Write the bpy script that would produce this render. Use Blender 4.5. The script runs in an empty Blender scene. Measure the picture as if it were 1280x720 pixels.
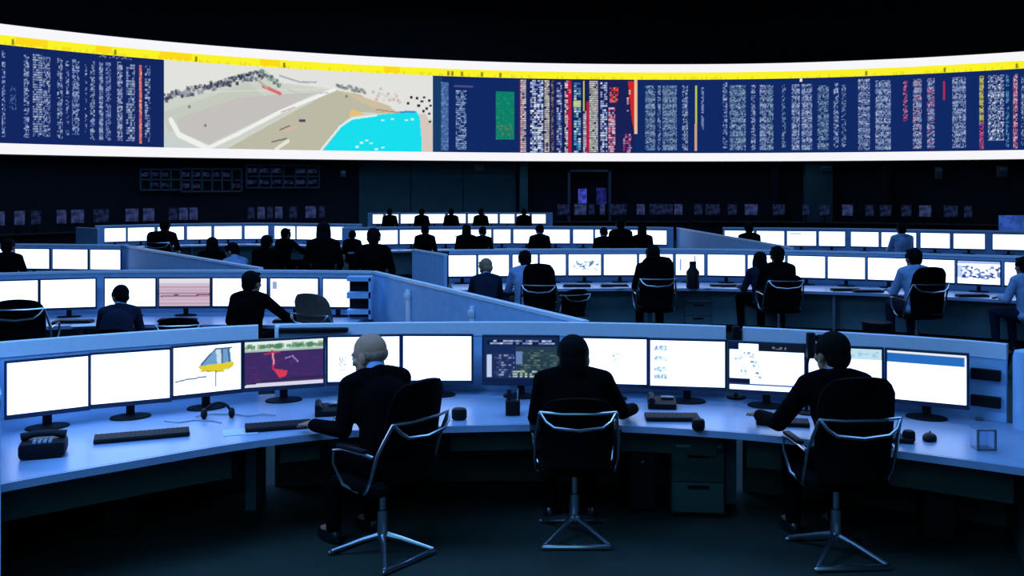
import bpy, bmesh, math, random
import numpy as np
from mathutils import Vector, Matrix, Euler
random.seed(7); rng = np.random.default_rng(11)
S = bpy.context.scene; COL = S.collection
PI = math.pi
F, HZ, CX, CAMH = 1200.0, 228.0, 640.0, 2.3       # focal length (px), horizon row, centre column, eye height

def W(px, Y): return (px - CX) * Y / F            # sideways position of a bearing at a depth

# ------------------------------------------------------------------ materials
def lin(c):
    c = np.asarray(c, float) / 255.0
    return np.where(c <= .04045, c / 12.92, ((c + .055) / 1.055) ** 2.4)
def mat(name, col, rough=.5, metal=0, noise=0, scale=20, bump=0, spec=.5, emit=None, es=0, trans=0):
    m = bpy.data.materials.new(name); m.use_nodes = True
    nt = m.node_tree; b = nt.nodes['Principled BSDF']
    b.inputs['Base Color'].default_value = (*col, 1); b.inputs['Roughness'].default_value = rough
    b.inputs['Metallic'].default_value = metal; b.inputs['Specular IOR Level'].default_value = spec
    if trans: b.inputs['Transmission Weight'].default_value = trans
    if emit is not None:
        b.inputs['Emission Color'].default_value = (*emit, 1); b.inputs['Emission Strength'].default_value = es
    if noise or bump:
        tc = nt.nodes.new('ShaderNodeTexCoord'); n = nt.nodes.new('ShaderNodeTexNoise')
        n.inputs['Scale'].default_value = scale; n.inputs['Detail'].default_value = 4
        nt.links.new(tc.outputs['Object'], n.inputs['Vector'])
        if noise:
            r = nt.nodes.new('ShaderNodeValToRGB'); nt.links.new(n.outputs['Fac'], r.inputs['Fac'])
            r.color_ramp.elements[0].position = .3; r.color_ramp.elements[1].position = .7
            r.color_ramp.elements[0].color = (*[c * (1 - noise) for c in col], 1)
            r.color_ramp.elements[1].color = (*[min(1, c * (1 + noise)) for c in col], 1)
            nt.links.new(r.outputs['Color'], b.inputs['Base Color'])
        if bump:
            bp = nt.nodes.new('ShaderNodeBump'); bp.inputs['Strength'].default_value = bump
            nt.links.new(n.outputs['Fac'], bp.inputs['Height']); nt.links.new(bp.outputs['Normal'], b.inputs['Normal'])
    return m
M = dict(
    desk=mat('desk_laminate', (.27, .37, .55), .34, noise=.06, scale=6),
    part=mat('partition_fabric', (.38, .58, .86), .7, noise=.08, scale=9, bump=.08),
    cap=mat('partition_cap', (.78, .82, .92), .45, noise=.03),
    teal=mat('modesty_panel', (.04, .095, .08), .6, noise=.1, scale=5),
    leg=mat('desk_support_metal', (.10, .16, .19), .45, noise=.05),
    black=mat('black_plastic', (.005, .006, .008), .6, noise=.1, scale=30, spec=.15),
    bezel=mat('monitor_plastic', (.012, .022, .055), .4, noise=.1, scale=30),
    key=mat('key_plastic', (.012, .014, .018), .7, noise=.1, spec=.15),
    chrome=mat('brushed_chrome', (.62, .66, .74), .28, 1, noise=.05, scale=40),
    mesh=mat('chair_upholstery', (.0025, .0025, .003), .9, noise=.2, scale=60, bump=.1, spec=.06),
    brown=mat('brown_chair_leather', (.13, .085, .07), .6, noise=.2, scale=30),
    suit=mat('dark_suit_cloth', (.0022, .0022, .0026), .95, noise=.2, scale=50, bump=.1, spec=.03),
    shirt=mat('pale_shirt_cloth', (.25, .36, .60), .8, noise=.1, scale=30, bump=.15),
    navy=mat('navy_cloth', (.012, .016, .035), .9, noise=.2, scale=50, bump=.15, spec=.1),
    skin=mat('skin', (.30, .16, .09), .6, noise=.08, scale=14, spec=.3),
    skinp=mat('pale_scalp_skin', (.46, .215, .125), .55, noise=.1, scale=10, spec=.3),
    hair=mat('dark_hair', (.004, .0035, .0035), .8, noise=.3, scale=90, bump=.3, spec=.06),
    grey=mat('grey_hair', (.30, .165, .095), .7, noise=.3, scale=90, bump=.3),
    shoe=mat('shoe_leather', (.008, .008, .01), .3, noise=.1),
    eye=mat('eye_white', (.5, .5, .5), .2, noise=.02),
    floor=mat('carpet', (.010, .022, .016), .8, noise=.25, scale=3, bump=.1),
    wall=mat('dark_wall_paint', (.010, .016, .026), .8, noise=.15, scale=2),
    wallt=mat('slate_wall_panel', (.07, .17, .19), .8, noise=.1, scale=2),
    ceil=mat('black_ceiling', (.003, .003, .005), .9, noise=.1, scale=2),
    shell=mat('video_wall_casing', (.02, .025, .04), .6, noise=.1),
    rowp=mat('rear_desk_panel', (.10, .19, .22), .6, noise=.1, scale=5),
    grey_box=mat('grey_metal_case', (.30, .36, .42), .5, noise=.08),
    paper=mat('paper', (.6, .65, .75), .7, noise=.03),
    glass=mat('tumbler_glass', (.75, .85, 1), .06, noise=0, trans=.85),
)
WHITE = (1.6, 2.15, 3.4)                            # bluish daylight-balanced white of a bright screen
def emis(name, col, st=1.0, noise=.0, scale=4):
    m = bpy.data.materials.new(name); m.use_nodes = True; nt = m.node_tree; nt.nodes.clear()
    o = nt.nodes.new('ShaderNodeOutputMaterial'); e = nt.nodes.new('ShaderNodeEmission')
    e.inputs['Color'].default_value = (*col, 1); e.inputs['Strength'].default_value = st
    if noise:
        tc = nt.nodes.new('ShaderNodeTexCoord'); n = nt.nodes.new('ShaderNodeTexNoise'); n.inputs['Scale'].default_value = scale
        r = nt.nodes.new('ShaderNodeValToRGB')
        r.color_ramp.elements[0].position = .42; r.color_ramp.elements[1].position = .58
        r.color_ramp.elements[0].color = (*[c * (1 - noise) for c in col], 1); r.color_ramp.elements[1].color = (*col, 1)
        nt.links.new(tc.outputs['Object'], n.inputs['Vector']); nt.links.new(n.outputs['Fac'], r.inputs['Fac'])
        nt.links.new(r.outputs['Color'], e.inputs['Color'])
    nt.links.new(e.outputs[0], o.inputs['Surface']); return m
M['white'] = emis('lit_white_screen', WHITE)
M['white_far'] = emis('lit_white_screen_distant', (1.3, 1.5, 2.2))
M['dim'] = emis('dim_blue_screen', (.028, .042, .13), 1, .6, 5)
M['dimmer'] = emis('very_dim_screen', (.010, .017, .055), 1, .7, 6)
M['bluescr'] = emis('blue_lit_panel', (.03, .09, .42), 1, .4, 5)
M['frame_glow'] = emis('video_wall_white_band', (.93, .93, .97), 1)
def attr_mat(name):
    m = bpy.data.materials.new(name); m.use_nodes = True; nt = m.node_tree; nt.nodes.clear()
    o = nt.nodes.new('ShaderNodeOutputMaterial'); e = nt.nodes.new('ShaderNodeEmission'); a = nt.nodes.new('ShaderNodeAttribute')
    a.attribute_name = 'shown'
    nt.links.new(a.outputs['Color'], e.inputs['Color']); nt.links.new(e.outputs[0], o.inputs['Surface']); return m
M['content'] = attr_mat('screen_content'); M['wallcontent'] = attr_mat('video_wall_content')

# ------------------------------------------------------------------ object helpers
def link(name, me, m=None, parent=None):
    o = bpy.data.objects.new(name, me); COL.objects.link(o)
    if m is not None and me is not None and not me.materials: me.materials.append(m)
    if parent: o.parent = parent
    return o
def thing(name, label, cat, loc=(0, 0, 0), rz=0, group=None):
    o = bpy.data.objects.new(name, None); COL.objects.link(o); o.empty_display_size = .1
    o.location = loc; o.rotation_euler = (0, 0, rz); return tag(o, label, cat, group)
def tag(o, label, cat, group=None):
    o['label'] = label; o['category'] = cat
    if group: o['group'] = group
    return o
def struct(o): o['kind'] = 'structure'; return o
def smooth(me, ang=None):
    me.polygons.foreach_set('use_smooth', [True] * len(me.polygons)); me.update()
    if ang: me.set_sharp_from_angle(angle=ang)
class MB:
    def __init__(s): s.b = bmesh.new()
    def box(s, cx, cy, cz, sx, sy, sz, rot=None, bev=0):
        r = bmesh.ops.create_cube(s.b, size=1); v = r['verts']
        for p in v: p.co = Vector((p.co.x * sx, p.co.y * sy, p.co.z * sz))
        if bev:
            es = list({e for p in v for e in p.link_edges})
            rr = bmesh.ops.bevel(s.b, geom=es, offset=bev, segments=2, affect='EDGES', profile=.6)
            v = list({p for f in rr['faces'] for p in f.verts} | {p for p in v if p.is_valid})
        for p in v:
            if rot: p.co = rot @ p.co
            p.co += Vector((cx, cy, cz))
        return s
    def tube(s, pts, r, n=8, closed=False):
        pts = [Vector(p) for p in pts]; rings = []
        rs = r if isinstance(r, (list, tuple)) else [r] * len(pts)
        for i, p in enumerate(pts):
            a = pts[max(0, i - 1)]; c = pts[min(len(pts) - 1, i + 1)]
            t = (c - a).normalized(); u = t.orthogonal().normalized() if i == 0 else (pu - t * pu.dot(t)).normalized()
            pu = u; w = t.cross(u)
            rings.append([s.b.verts.new(p + (u * math.cos(2 * PI * k / n) + w * math.sin(2 * PI * k / n)) * rs[i]) for k in range(n)])
        for a, c in zip(rings, rings[1:]):
            for k in range(n): s.b.faces.new((a[k], a[(k + 1) % n], c[(k + 1) % n], c[k]))
        s.b.faces.new(rings[0][::-1]); s.b.faces.new(rings[-1]); return s
    def lathe(s, prof, n=24, c=(0, 0, 0), sx=1, sy=1):
        rings = []
        for r, z in prof:
            rings.append([s.b.verts.new((c[0] + r * sx * math.cos(2 * PI * k / n), c[1] + r * sy * math.sin(2 * PI * k / n), c[2] + z)) for k in range(n)])
        for a, d in zip(rings, rings[1:]):
            for k in range(n): s.b.faces.new((a[k], a[(k + 1) % n], d[(k + 1) % n], d[k]))
        s.b.faces.new(rings[0][::-1]); s.b.faces.new(rings[-1]); s.last = [v for q in rings for v in q]; return s
    def ell(s, c, r, rot=None, seg=20, rings=12):
        q = bmesh.ops.create_uvsphere(s.b, u_segments=seg, v_segments=rings, radius=1)
        for p in q['verts']:
            p.co = Vector((p.co.x * r[0], p.co.y * r[1], p.co.z * r[2]))
            if rot: p.co = rot @ p.co
            p.co += Vector(c)
        return s
    def strip(s, A, B, z0, z1):
        """solid between two plan polylines A (near) and B (far), from z0 to z1"""
        q = []
        for (ax, ay), (bx, by) in zip(A, B):
            q.append([s.b.verts.new(v) for v in ((ax, ay, z0), (bx, by, z0), (bx, by, z1), (ax, ay, z1))])
        for a, c in zip(q, q[1:]):
            for k in range(4): s.b.faces.new((a[k], a[(k + 1) % 4], c[(k + 1) % 4], c[k]))
        s.b.faces.new(q[0][::-1]); s.b.faces.new(q[-1]); return s
    def mesh(s, name, sm=False):
        bmesh.ops.recalc_face_normals(s.b, faces=s.b.faces)
        me = bpy.data.meshes.new(name); s.b.to_mesh(me); s.b.free()
        if sm: smooth(me, math.radians(40))
        return me
    def obj(s, name, m, parent=None, sm=True): return link(name, s.mesh(name, sm), m, parent)
def spline(P, n=12):
    P = [np.array(p, float) for p in P]; out = []
    Q = [2 * P[0] - P[1]] + P + [2 * P[-1] - P[-2]]
    for i in range(1, len(Q) - 2):
        a, b, c, d = Q[i - 1:i + 3]
        for k in range(n):
            t = k / n
            out.append(.5 * (2 * b + (c - a) * t + (2 * a - 5 * b + 4 * c - d) * t * t + (3 * b - a - 3 * c + d) * t ** 3))
    out.append(Q[-2]); return [tuple(p) for p in out]
def offset(P, d):
    """shift a plan polyline sideways (positive = away from camera)"""
    out = []
    for i, p in enumerate(P):
        a = P[max(0, i - 1)]; c = P[min(len(P) - 1, i + 1)]
        t = np.array([c[0] - a[0], c[1] - a[1]]); t /= np.linalg.norm(t) + 1e-9
        out.append((p[0] - t[1] * d, p[1] + t[0] * d))
    return out
def copy_tree(o, parent=None):
    c = o.copy(); COL.objects.link(c)
    if parent: c.parent = parent
    for ch in list(o.children): copy_tree(ch, c)
    return c
ORD = ['first', 'second', 'third', 'fourth', 'fifth', 'sixth', 'seventh', 'eighth', 'ninth', 'tenth', 'eleventh', 'twelfth', 'thirteenth', 'fourteenth', 'fifteenth', 'sixteenth', 'seventeenth', 'eighteenth', 'nineteenth', 'twentieth']

# ------------------------------------------------------------------ canvas for what screens show
class Canvas:
    def __init__(s, w, h, col):
        s.w, s.h = w, h; s.a = np.empty((h, w, 3)); s.a[:] = col
        s.Y, s.X = np.mgrid[0:h, 0:w] + .5
    def rect(s, x0, y0, x1, y1, col, al=1):
        m = (s.X >= x0) & (s.X <= x1) & (s.Y >= y0) & (s.Y <= y1); s.a[m] = s.a[m] * (1 - al) + np.array(col) * al
    def poly(s, pts, col, al=1):
        m = np.zeros(s.X.shape, bool); n = len(pts)
        for i in range(n):
            (x1, y1), (x2, y2) = pts[i], pts[(i + 1) % n]
            c = ((y1 > s.Y) != (y2 > s.Y)) & (s.X < (x2 - x1) * (s.Y - y1) / ((y2 - y1) if y2 != y1 else 1e-9) + x1); m ^= c
        s.a[m] = s.a[m] * (1 - al) + np.array(col) * al
    def line(s, pts, wd, col, al=1):
        for (x1, y1), (x2, y2) in zip(pts, pts[1:]):
            d = np.array([x2 - x1, y2 - y1]); L = d @ d + 1e-9
            t = np.clip(((s.X - x1) * d[0] + (s.Y - y1) * d[1]) / L, 0, 1)
            m = np.hypot(s.X - x1 - t * d[0], s.Y - y1 - t * d[1]) < wd / 2
            s.a[m] = s.a[m] * (1 - al) + np.array(col) * al
    def speck(s, x0, y0, x1, y1, cols, dens=.5, cw=1.5, ch=1.5):
        """dense unreadable characters"""
        y = y0
        while y < y1:
            x = x0
            while x < x1:
                if rng.random() < dens:
                    c = cols[rng.integers(len(cols))]
                    s.rect(x, y, min(x1, x + cw), min(y1, y + ch * .75), c, .45 + .55 * rng.random())
                x += cw
            y += ch
def content_mesh(cv, fn):
    """grid mesh; fn(u,v)->xyz with u,v in 0..1 (v down); colours per point"""
    h, w = cv.h, cv.w
    co = np.array([fn((i + .0) / (w - 1), (j + .0) / (h - 1)) for j in range(h) for i in range(w)], dtype=np.float32)
    idx = np.arange(h * w).reshape(h, w)
    f = np.stack([idx[1:, :-1], idx[1:, 1:], idx[:-1, 1:], idx[:-1, :-1]], -1).reshape(-1, 4)
    me = bpy.data.meshes.new('screen'); me.vertices.add(h * w); me.vertices.foreach_set('co', co.ravel())
    me.loops.add(f.size); me.loops.foreach_set('vertex_index', f.ravel().astype(np.int32))
    me.polygons.add(len(f)); me.polygons.foreach_set('loop_start', np.arange(0, f.size, 4, dtype=np.int32))
    me.update(calc_edges=True)
    at = me.attributes.new('shown', 'FLOAT_COLOR', 'POINT')
    at.data.foreach_set('color', np.concatenate([cv.a.reshape(-1, 3), np.ones((h * w, 1))], 1).astype(np.float32).ravel())
    return me
L = lambda *c: tuple(lin(c))

# ------------------------------------------------------------------ the big curved video wall
Y0 = 40.0
TP = [(-320, -18), (-160, 8), (0, 29.5), (160, 47.5), (320, 61.2), (480, 71.5), (640, 78), (800, 80.3), (960, 79.2), (1120, 73.6), (1280, 64.2), (1440, 51), (1600, 34)]
tops = spline(TP, 16); tpx = [p[0] for p in tops]; tpy = [p[1] for p in tops]
def wallY(px): return Y0 * (HZ - 80) / (HZ - float(np.interp(px, tpx, tpy)))
def wallpt(px, d=0):
    Y = wallY(px) + d; return (W(px, wallY(px)), Y)
def zc(y): return CAMH + (HZ - y) / 30.0
PXA, PXB = -60, 1340
def band(px0, px1, y0, y1, d, th, step=10):
    n = max(2, int((px1 - px0) / step) + 1); xs = np.linspace(px0, px1, n)
    m = MB(); m.strip([wallpt(x, d) for x in xs], [wallpt(x, d + th) for x in xs], zc(y1), zc(y0)); return m
vw = thing('video_wall', 'huge curved video wall with data columns and airport map above the whole room', 'screen', (*wallpt(640), zc(201.5)))
def pin(o):
    o.matrix_parent_inverse = vw.matrix_basis.inverted(); return o
vw.rotation_euler = (0, 0, 0); bpy.context.view_layer.update()
def vpart(o): o.parent = vw; o.location = tuple(-c for c in vw.location); return o
vpart(band(PXA, PXB, 79, 202.5, .06, .35).obj('casing', M['shell'], sm=False))
vpart(band(PXA, PXB, 80, 90.3, 0, .055).obj('upper_light_band', M['frame_glow'], sm=False))
vpart(band(PXA, PXB, 191.3, 201.5, 0, .055).obj('lower_light_band', M['frame_glow'], sm=False))
def wcanvas(px0, px1, y0, y1, cv):
    def fn(u, v):
        px = px0 + (px1 - px0) * u; x, y = wallpt(px); return (x, y, zc(y0 + (y1 - y0) * v))
    return content_mesh(cv, fn)
# yellow ticker band
cv = Canvas(1400, 9, L(250, 243, 40))
for x in range(0, 1400, 3):
    if rng.random() < .35: cv.rect(x, 5 + rng.integers(3), x + 2, 9, L(225, 205, 30), .7)
for x in [16, 144, 245, 355, 560, 565, 577, 602, 625, 1082, 1270, 1322, 1180]:
    cv.rect(x + 60 - 1, 3, x + 60 + 1.5, 8, L(90, 80, 20), .8)
for x0, x1 in ((20, 60), (120, 140), (200, 240), (325, 350), (480, 500)): cv.rect(x0 + 60, 1, x1 + 60, 7, L(255, 205, 20), .7)
tk = vpart(link('ticker_strip', wcanvas(PXA, PXB, 90.3, 99.3, cv), M['wallcontent'])); tk['label'] = 'yellow ticker strip'
NAVY = L(18, 38, 98); TXT = [L(135, 155, 205), L(175, 190, 225), L(95, 120, 180), L(150, 170, 190)]
def text_col(cv, x0, x1, y0, y1, cols=TXT, dens=.62, cw=1.6, ch=2.2): cv.speck(x0, y0, x1, y1, cols, dens, cw, ch)
# left data panel  (px -60..205)
cv = Canvas(330, 118, NAVY); sc = 330 / 265; vs = 118 / 92.
def T(x0, x1, y0=6, y1=86, **k): text_col(cv, (x0 + 60) * sc, (x1 + 60) * sc, y0 * vs, y1 * vs, **k)
for a, b in ((-55, -47), (-40, -30), (-20, -12)): T(a, b)
T(3, 7); T(12, 20, 38, 60, dens=.25, cols=[L(90, 120, 180)]); T(30, 36, 8); T(41, 53, 6, 84, dens=.85, cw=2.6, ch=3.0); T(54, 63, 8, 84); T(72, 78, 8)
T(82, 86, 10, 82, dens=.4); T(90, 99, 8, 82, cols=[L(120, 150, 200), L(150, 175, 215)]); T(106, 109, 12, 80, dens=.4); T(113, 118, 8); T(124, 129, 8, dens=.85); T(132, 138, 8, cols=[L(120, 140, 195)])
T(146, 153, 6, dens=.75, cols=[L(140, 150, 200), L(180, 190, 220)]); T(158, 168, 8, cw=3, ch=3.4, dens=.75); T(181, 187, 8, dens=.6, cw=2.4, ch=3.4)
cv.rect((174 + 60) * sc, 8 * vs, (177 + 60) * sc, 88 * vs, L(225, 120, 110), .8)
T(174, 177, 8, 88, cols=[L(240, 190, 150), L(200, 60, 80)], dens=.5)
T(120, 165, 1, 3, dens=.3)
o = vpart(link('data_display', wcanvas(PXA, 205, 99.3, 191.3, cv), M['wallcontent'])); o['label'] = 'navy data display left of the map'
# map panel px 205..541, canonical rows 99.3..191.3
mw, mh = 420, 115; cv = Canvas(mw, mh, L(226, 226, 222))
def can(x, y):                                       # photo bearing -> canvas
    i = float(np.interp(x, tpx, tpy)); r = (HZ - i) / (HZ - 80); yc = HZ - (HZ - y) / r
    return ((x - 205) / 336 * mw, (yc - 99.3) / 92 * mh)
def MP(*p): return [can(*q) for q in p]
cv.poly(MP((205, 124), (240, 112), (300, 92), (330, 86), (352, 104), (420, 112), (500, 140), (541, 150), (541, 192), (205, 192)), L(205, 210, 200))
cv.poly(MP((205, 140), (260, 122), (310, 103), (330, 120), (300, 150), (210, 165)), L(196, 202, 190))
cv.poly(MP((222, 148), (300, 122), (350, 118), (395, 116), (370, 128), (262, 180), (225, 165)), L(196, 192, 190))
cv.poly(MP((205, 190), (205, 165), (250, 183), (270, 190)), L(200, 208, 206))
cv.poly(MP((275, 191), (330, 160), (418, 113), (450, 118), (486, 142), (450, 140), (432, 150), (402, 191)), L(188, 186, 164))
cv.poly(MP((418, 113), (440, 121), (470, 138), (500, 146), (486, 132), (450, 120)), L(205, 190, 160))
cv.poly(MP((440, 136), (456, 143), (435, 146)), L(232, 190, 120))
cv.line(MP((262, 184), (300, 166), (350, 140), (418, 112)), 5.2, L(240, 240, 238))
cv.line(MP((214, 150), (224, 168), (262, 186)), 7.5, L(238, 240, 236))
cv.line(MP((205, 116), (418, 111)), 2, L(226, 226, 224), .4)
cv.poly(MP((400, 192), (432, 152), (455, 145), (520, 139), (527, 150), (528, 170), (526, 192)), L(25, 222, 238))
cv.line(MP((399, 190), (425, 158), (440, 148), (470, 144)), 3, L(220, 240, 238))
cv.poly(MP((524, 142), (532, 142), (541, 160), (541, 192), (528, 192)), L(214, 200, 190))
cv.line(MP((500, 140), (518, 140)), 3, L(50, 150, 205))
cv.line(MP((470, 137), (500, 141)), 2, L(170, 140, 130))
for i in range(150):                                  # dark blocks of buildings
    t = i / 150; x = 206 + 124 * t; y = 121 - 29 * t + rng.uniform(-5, 5)
    p = can(x, y + 1); cv.rect(p[0] - 2.2, p[1] - 2.2, p[0] + 2.2, p[1] + 2.0, L(*[(45, 52, 80), (85, 90, 115), (150, 155, 165)][rng.integers(3)]), .85)
for i in range(30):
    p = can(325 + 26 * i / 30, 90 + 17 * i / 30 + rng.normal() * 2); cv.rect(p[0] - 2.4, p[1] - 2, p[0] + 2.4, p[1] + 2, L(*[(95, 130, 125), (80, 100, 110), (150, 175, 170)][rng.integers(3)]), .8)
cv.line(MP((329, 108), (350, 117)), 5, L(215, 110, 110)); cv.line(MP((322, 100), (334, 110)), 3, L(180, 170, 165))
for i in range(24):
    p = can(421 + 36 * i / 24, 107 + 8 * i / 24 + rng.normal() * 1.6); cv.rect(p[0] - 2.4, p[1] - 2, p[0] + 2.4, p[1] + 1.8, L(*[(110, 125, 120), (140, 150, 145), (95, 105, 110)][rng.integers(3)]), .7)
for i in range(20):
    p = can(465 + 36 * i / 20, 118 + 6 * i / 20 + rng.normal() * 3); cv.rect(p[0] - 2, p[1] - 2, p[0] + 2, p[1] + 2, L(*[(180, 188, 180), (205, 210, 205), (215, 150, 155)][rng.integers(3)]), .7)
for x, y in ((510, 129), (514, 122), (521, 123), (527, 127), (523, 132), (530, 122), (536, 126), (533, 136), (538, 132), (529, 139), (536, 142), (537, 152)):
    p = can(x, y); cv.rect(p[0] - 2, p[1] - 1.8, p[0] + 2.2, p[1] + 1.8, L(50, 48, 62))
cv.line(MP((352, 140), (368, 134)), 1.6, L(205, 160, 150)); cv.rect(*can(374, 149), *[a + b for a, b in zip(can(374, 149), (10, 4))], L(80, 75, 115))
cv.line(MP((350, 162), (362, 157)), 2, L(120, 115, 110)); cv.line(MP((355, 164), (372, 158)), 2, L(225, 180, 160)); cv.line(MP((340, 177), (358, 173)), 2, L(110, 110, 105)); cv.line(MP((345, 186), (360, 176)), 5, L(228, 228, 218))
cv.line(MP((360, 112), (380, 118), (410, 116)), 1.5, L(190, 195, 195)); cv.line(MP((350, 95), (375, 103), (395, 103)), 2.5, L(170, 175, 180))
for x, y in ((446, 183), (452, 178), (458, 175), (464, 179), (470, 186), (478, 184), (490, 149), (478, 150), (515, 149), (508, 150)): p = can(x, y); cv.rect(p[0] - 2.5, p[1] - 1, p[0] + 2.5, p[1] + 1.2, L(225, 250, 250), .8)
for x, y in ((237, 133), (257, 157), (433, 121)): p = can(x, y); cv.rect(p[0] - 1.5, p[1] - 2, p[0] + 1.5, p[1] + 2, L(130, 135, 130))
o = vpart(link('map_display', wcanvas(205, 541, 99.3, 191.3, cv), M['wallcontent'])); o['label'] = 'pale aerial map display with turquoise water'
# right data panel px 541..1340
pw = 1040; cv = Canvas(pw, 118, L(16, 40, 100)); sc = pw / 799
def T(x0, x1, y0=5, y1=87, **k): text_col(cv, (x0 - 541) * sc, (x1 - 541) * sc, y0 * vs, y1 * vs, **k)
def R(x0, x1, y0, y1, c, al=1): cv.rect((x0 - 541) * sc, y0 * vs, (x1 - 541) * sc, y1 * vs, c, al)
R(541, 553, 0, 92, L(22, 60, 105)); R(552, 561, 8, 90, L(70, 105, 165), .8); T(552, 561, 8, 90, cols=[L(120, 150, 195), L(60, 95, 150)])
R(568, 592, 11, 13, L(70, 80, 135)); T(570, 583, 17, 88, dens=.75, cw=2.6, ch=3, cols=[L(160, 185, 225), L(110, 140, 190)])
R(620, 643, 17, 76, L(12, 128, 105)); T(620, 643, 20, 76, dens=.3, cols=[L(20, 110, 95), L(40, 150, 110)]); T(622, 642, 55, 72, dens=.2, cols=[L(130, 110, 80)])
WC = [L(235, 232, 235), L(205, 200, 215)]
R(649, 650.5, 3, 92, L(90, 30, 70)); R(661, 793, 0, 92, L(25, 32, 85))
T(651, 658, 2, 91, dens=.95, cw=3, ch=3, cols=[L(240, 225, 215), L(215, 190, 190)]); T(663, 679, 2, 91, dens=.75, cw=3, ch=3.4, cols=[L(210, 225, 255), L(120, 150, 215), L(240, 245, 255)])
T(681, 687, 2, 91, dens=.95, cw=3, ch=3, cols=[L(240, 235, 215), L(205, 200, 190)]); T(689, 692, 2, 91, dens=.6, cols=[L(140, 130, 130)])
T(696, 702, 5, 91, dens=.75, cw=3, ch=4, cols=[L(190, 205, 240), L(90, 120, 190)]); T(706, 710, 2, 91, dens=.8, cw=2.5, ch=3.4, cols=WC); R(710, 715, 2, 91, L(200, 30, 50), .75); T(707, 714, 2, 60, dens=.35, cw=3, ch=3.5, cols=[L(240, 120, 120), L(190, 40, 60)])
T(718, 726, 5, 91, dens=.7, cw=3.5, ch=4, cols=[L(110, 190, 220), L(60, 120, 190), L(200, 230, 240)]); R(717, 726, 27, 35, L(200, 210, 130), .8)
R(729, 731, 2, 40, L(200, 210, 90)); T(729, 733, 40, 91, dens=.9, cw=3, ch=3.4, cols=WC); R(733, 737, 28, 91, L(190, 25, 65), .85)
T(737, 748, 2, 91, dens=.95, cw=2.6, ch=3, cols=[L(225, 228, 220), L(190, 205, 180), L(235, 215, 210)]); T(751, 759, 4, 91, dens=.7, cw=3, ch=3.6, cols=[L(150, 175, 230), L(220, 230, 250)])
T(762, 773, 10, 30, dens=.8, cw=3, ch=3.6, cols=[L(220, 50, 40), L(240, 120, 90)]); T(761, 769, 35, 91, dens=.85, cw=3, ch=3.6, cols=[L(235, 180, 200), L(200, 60, 110), L(220, 210, 230)])
cv.poly([((785 - 541) * sc, 2 * vs), ((793 - 541) * sc, 2 * vs), ((793 - 541) * sc, 64 * vs), ((790 - 541) * sc, 50 * vs)], L(205, 40, 40)); R(793, 796.5, 0, 68, L(230, 190, 150))
T(784, 788, 4, 40, dens=.3, cols=[L(240, 190, 180)], cw=3, ch=4); T(779, 790, 68, 91, dens=.6, cw=3, ch=3.4, cols=[L(190, 60, 110), L(180, 150, 190)])
G = [L(115, 145, 180), L(150, 175, 195), L(80, 110, 155)]
T(807, 819, 8, 88, dens=.8, cols=G); T(822, 826, 8, 88, dens=.7, cols=G); T(828, 846, 8, 88, dens=.85, cols=G); T(853, 860, 8, 88, cols=TXT)
R(869, 871, 8, 60, L(190, 195, 90)); R(868.5, 871, 55, 89, L(205, 160, 130)); T(877, 880, 10, 62, dens=.7, cw=2, ch=3, cols=[L(140, 160, 210)])
T(904, 909, 3, 86, dens=.6, cols=TXT); T(912, 932, 8, 88, dens=.8, cols=G); T(939, 944, 8, 88, cols=TXT); T(950, 958, 8, 88, cols=TXT, dens=.8); T(959, 967, 8, 88, cols=G, dens=.8)
T(977, 982, 8, 85, cols=G, dens=.5); T(990, 1000, 8, 88, dens=.75, cols=TXT); T(1002, 1015, 8, 88, dens=.8, cols=TXT); R(1000, 1003, 1, 5, WC[0]); T(1022, 1036, 10, 88, dens=.75, cols=G); T(1042, 1048, 8, 86, cols=TXT); T(1052, 1057, 10, 86, dens=.5, cols=G)
T(1073, 1087, 4, 89, dens=.8, cols=TXT); T(1094, 1113, 6, 89, dens=.8, cols=TXT); T(1129, 1134, 8, 55, cols=[L(170, 60, 110), L(210, 130, 160)]); T(1141, 1152, 6, 88, dens=.8, cols=TXT + [L(210, 130, 160)]); T(1159, 1168, 6, 88, dens=.8, cols=TXT + [L(200, 70, 110)])
R(1179, 1181, 10, 32, L(180, 45, 90)); T(1190, 1207, 6, 88, dens=.75, cols=TXT); T(1224, 1229, 6, 60, dens=.8, cols=[L(200, 195, 90)]); T(1224, 1229, 60, 90, cols=[L(210, 90, 130)], dens=.8)
T(1235, 1255, 6, 80, dens=.7, cols=TXT + [L(230, 240, 250)]); T(1257, 1261, 6, 88, cols=[L(80, 150, 190)]); T(1266, 1272, 6, 90, dens=.8, cols=[L(225, 110, 140), L(220, 190, 210)]); T(1276, 1281, 10, 88, dens=.5, cols=TXT); T(1292, 1310, 8, 88)
o = vpart(link('data_display', wcanvas(541, PXB, 99.3, 191.3, cv), M['wallcontent'])); o['label'] = 'navy data display right of the map with a green block'

# ------------------------------------------------------------------ room shell
m = MB(); m.box(0, 16, -.05, 56, 64, .1); struct(m.obj('floor', M['floor'], sm=False))
m = MB(); m.box(0, 16, 10.05, 56, 64, .1); struct(m.obj('ceiling', M['ceil'], sm=False))
xs = np.linspace(-300, 1580, 80)
m = MB(); m.strip([wallpt(x, 1.6) for x in xs], [wallpt(x, 1.9) for x in xs], 0, 10); struct(m.obj('wall_back', M['wall'], sm=False))
m = MB(); m.box(-27.9, 16, 5, .2, 64, 10); struct(m.obj('wall_left', M['wall'], sm=False))
m = MB(); m.box(27.9, 16, 5, .2, 64, 10); struct(m.obj('wall_right', M['wall'], sm=False))
m = MB(); m.box(0, -15.9, 5, 56, .2, 10); struct(m.obj('wall_rear', M['wall'], sm=False))
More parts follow.
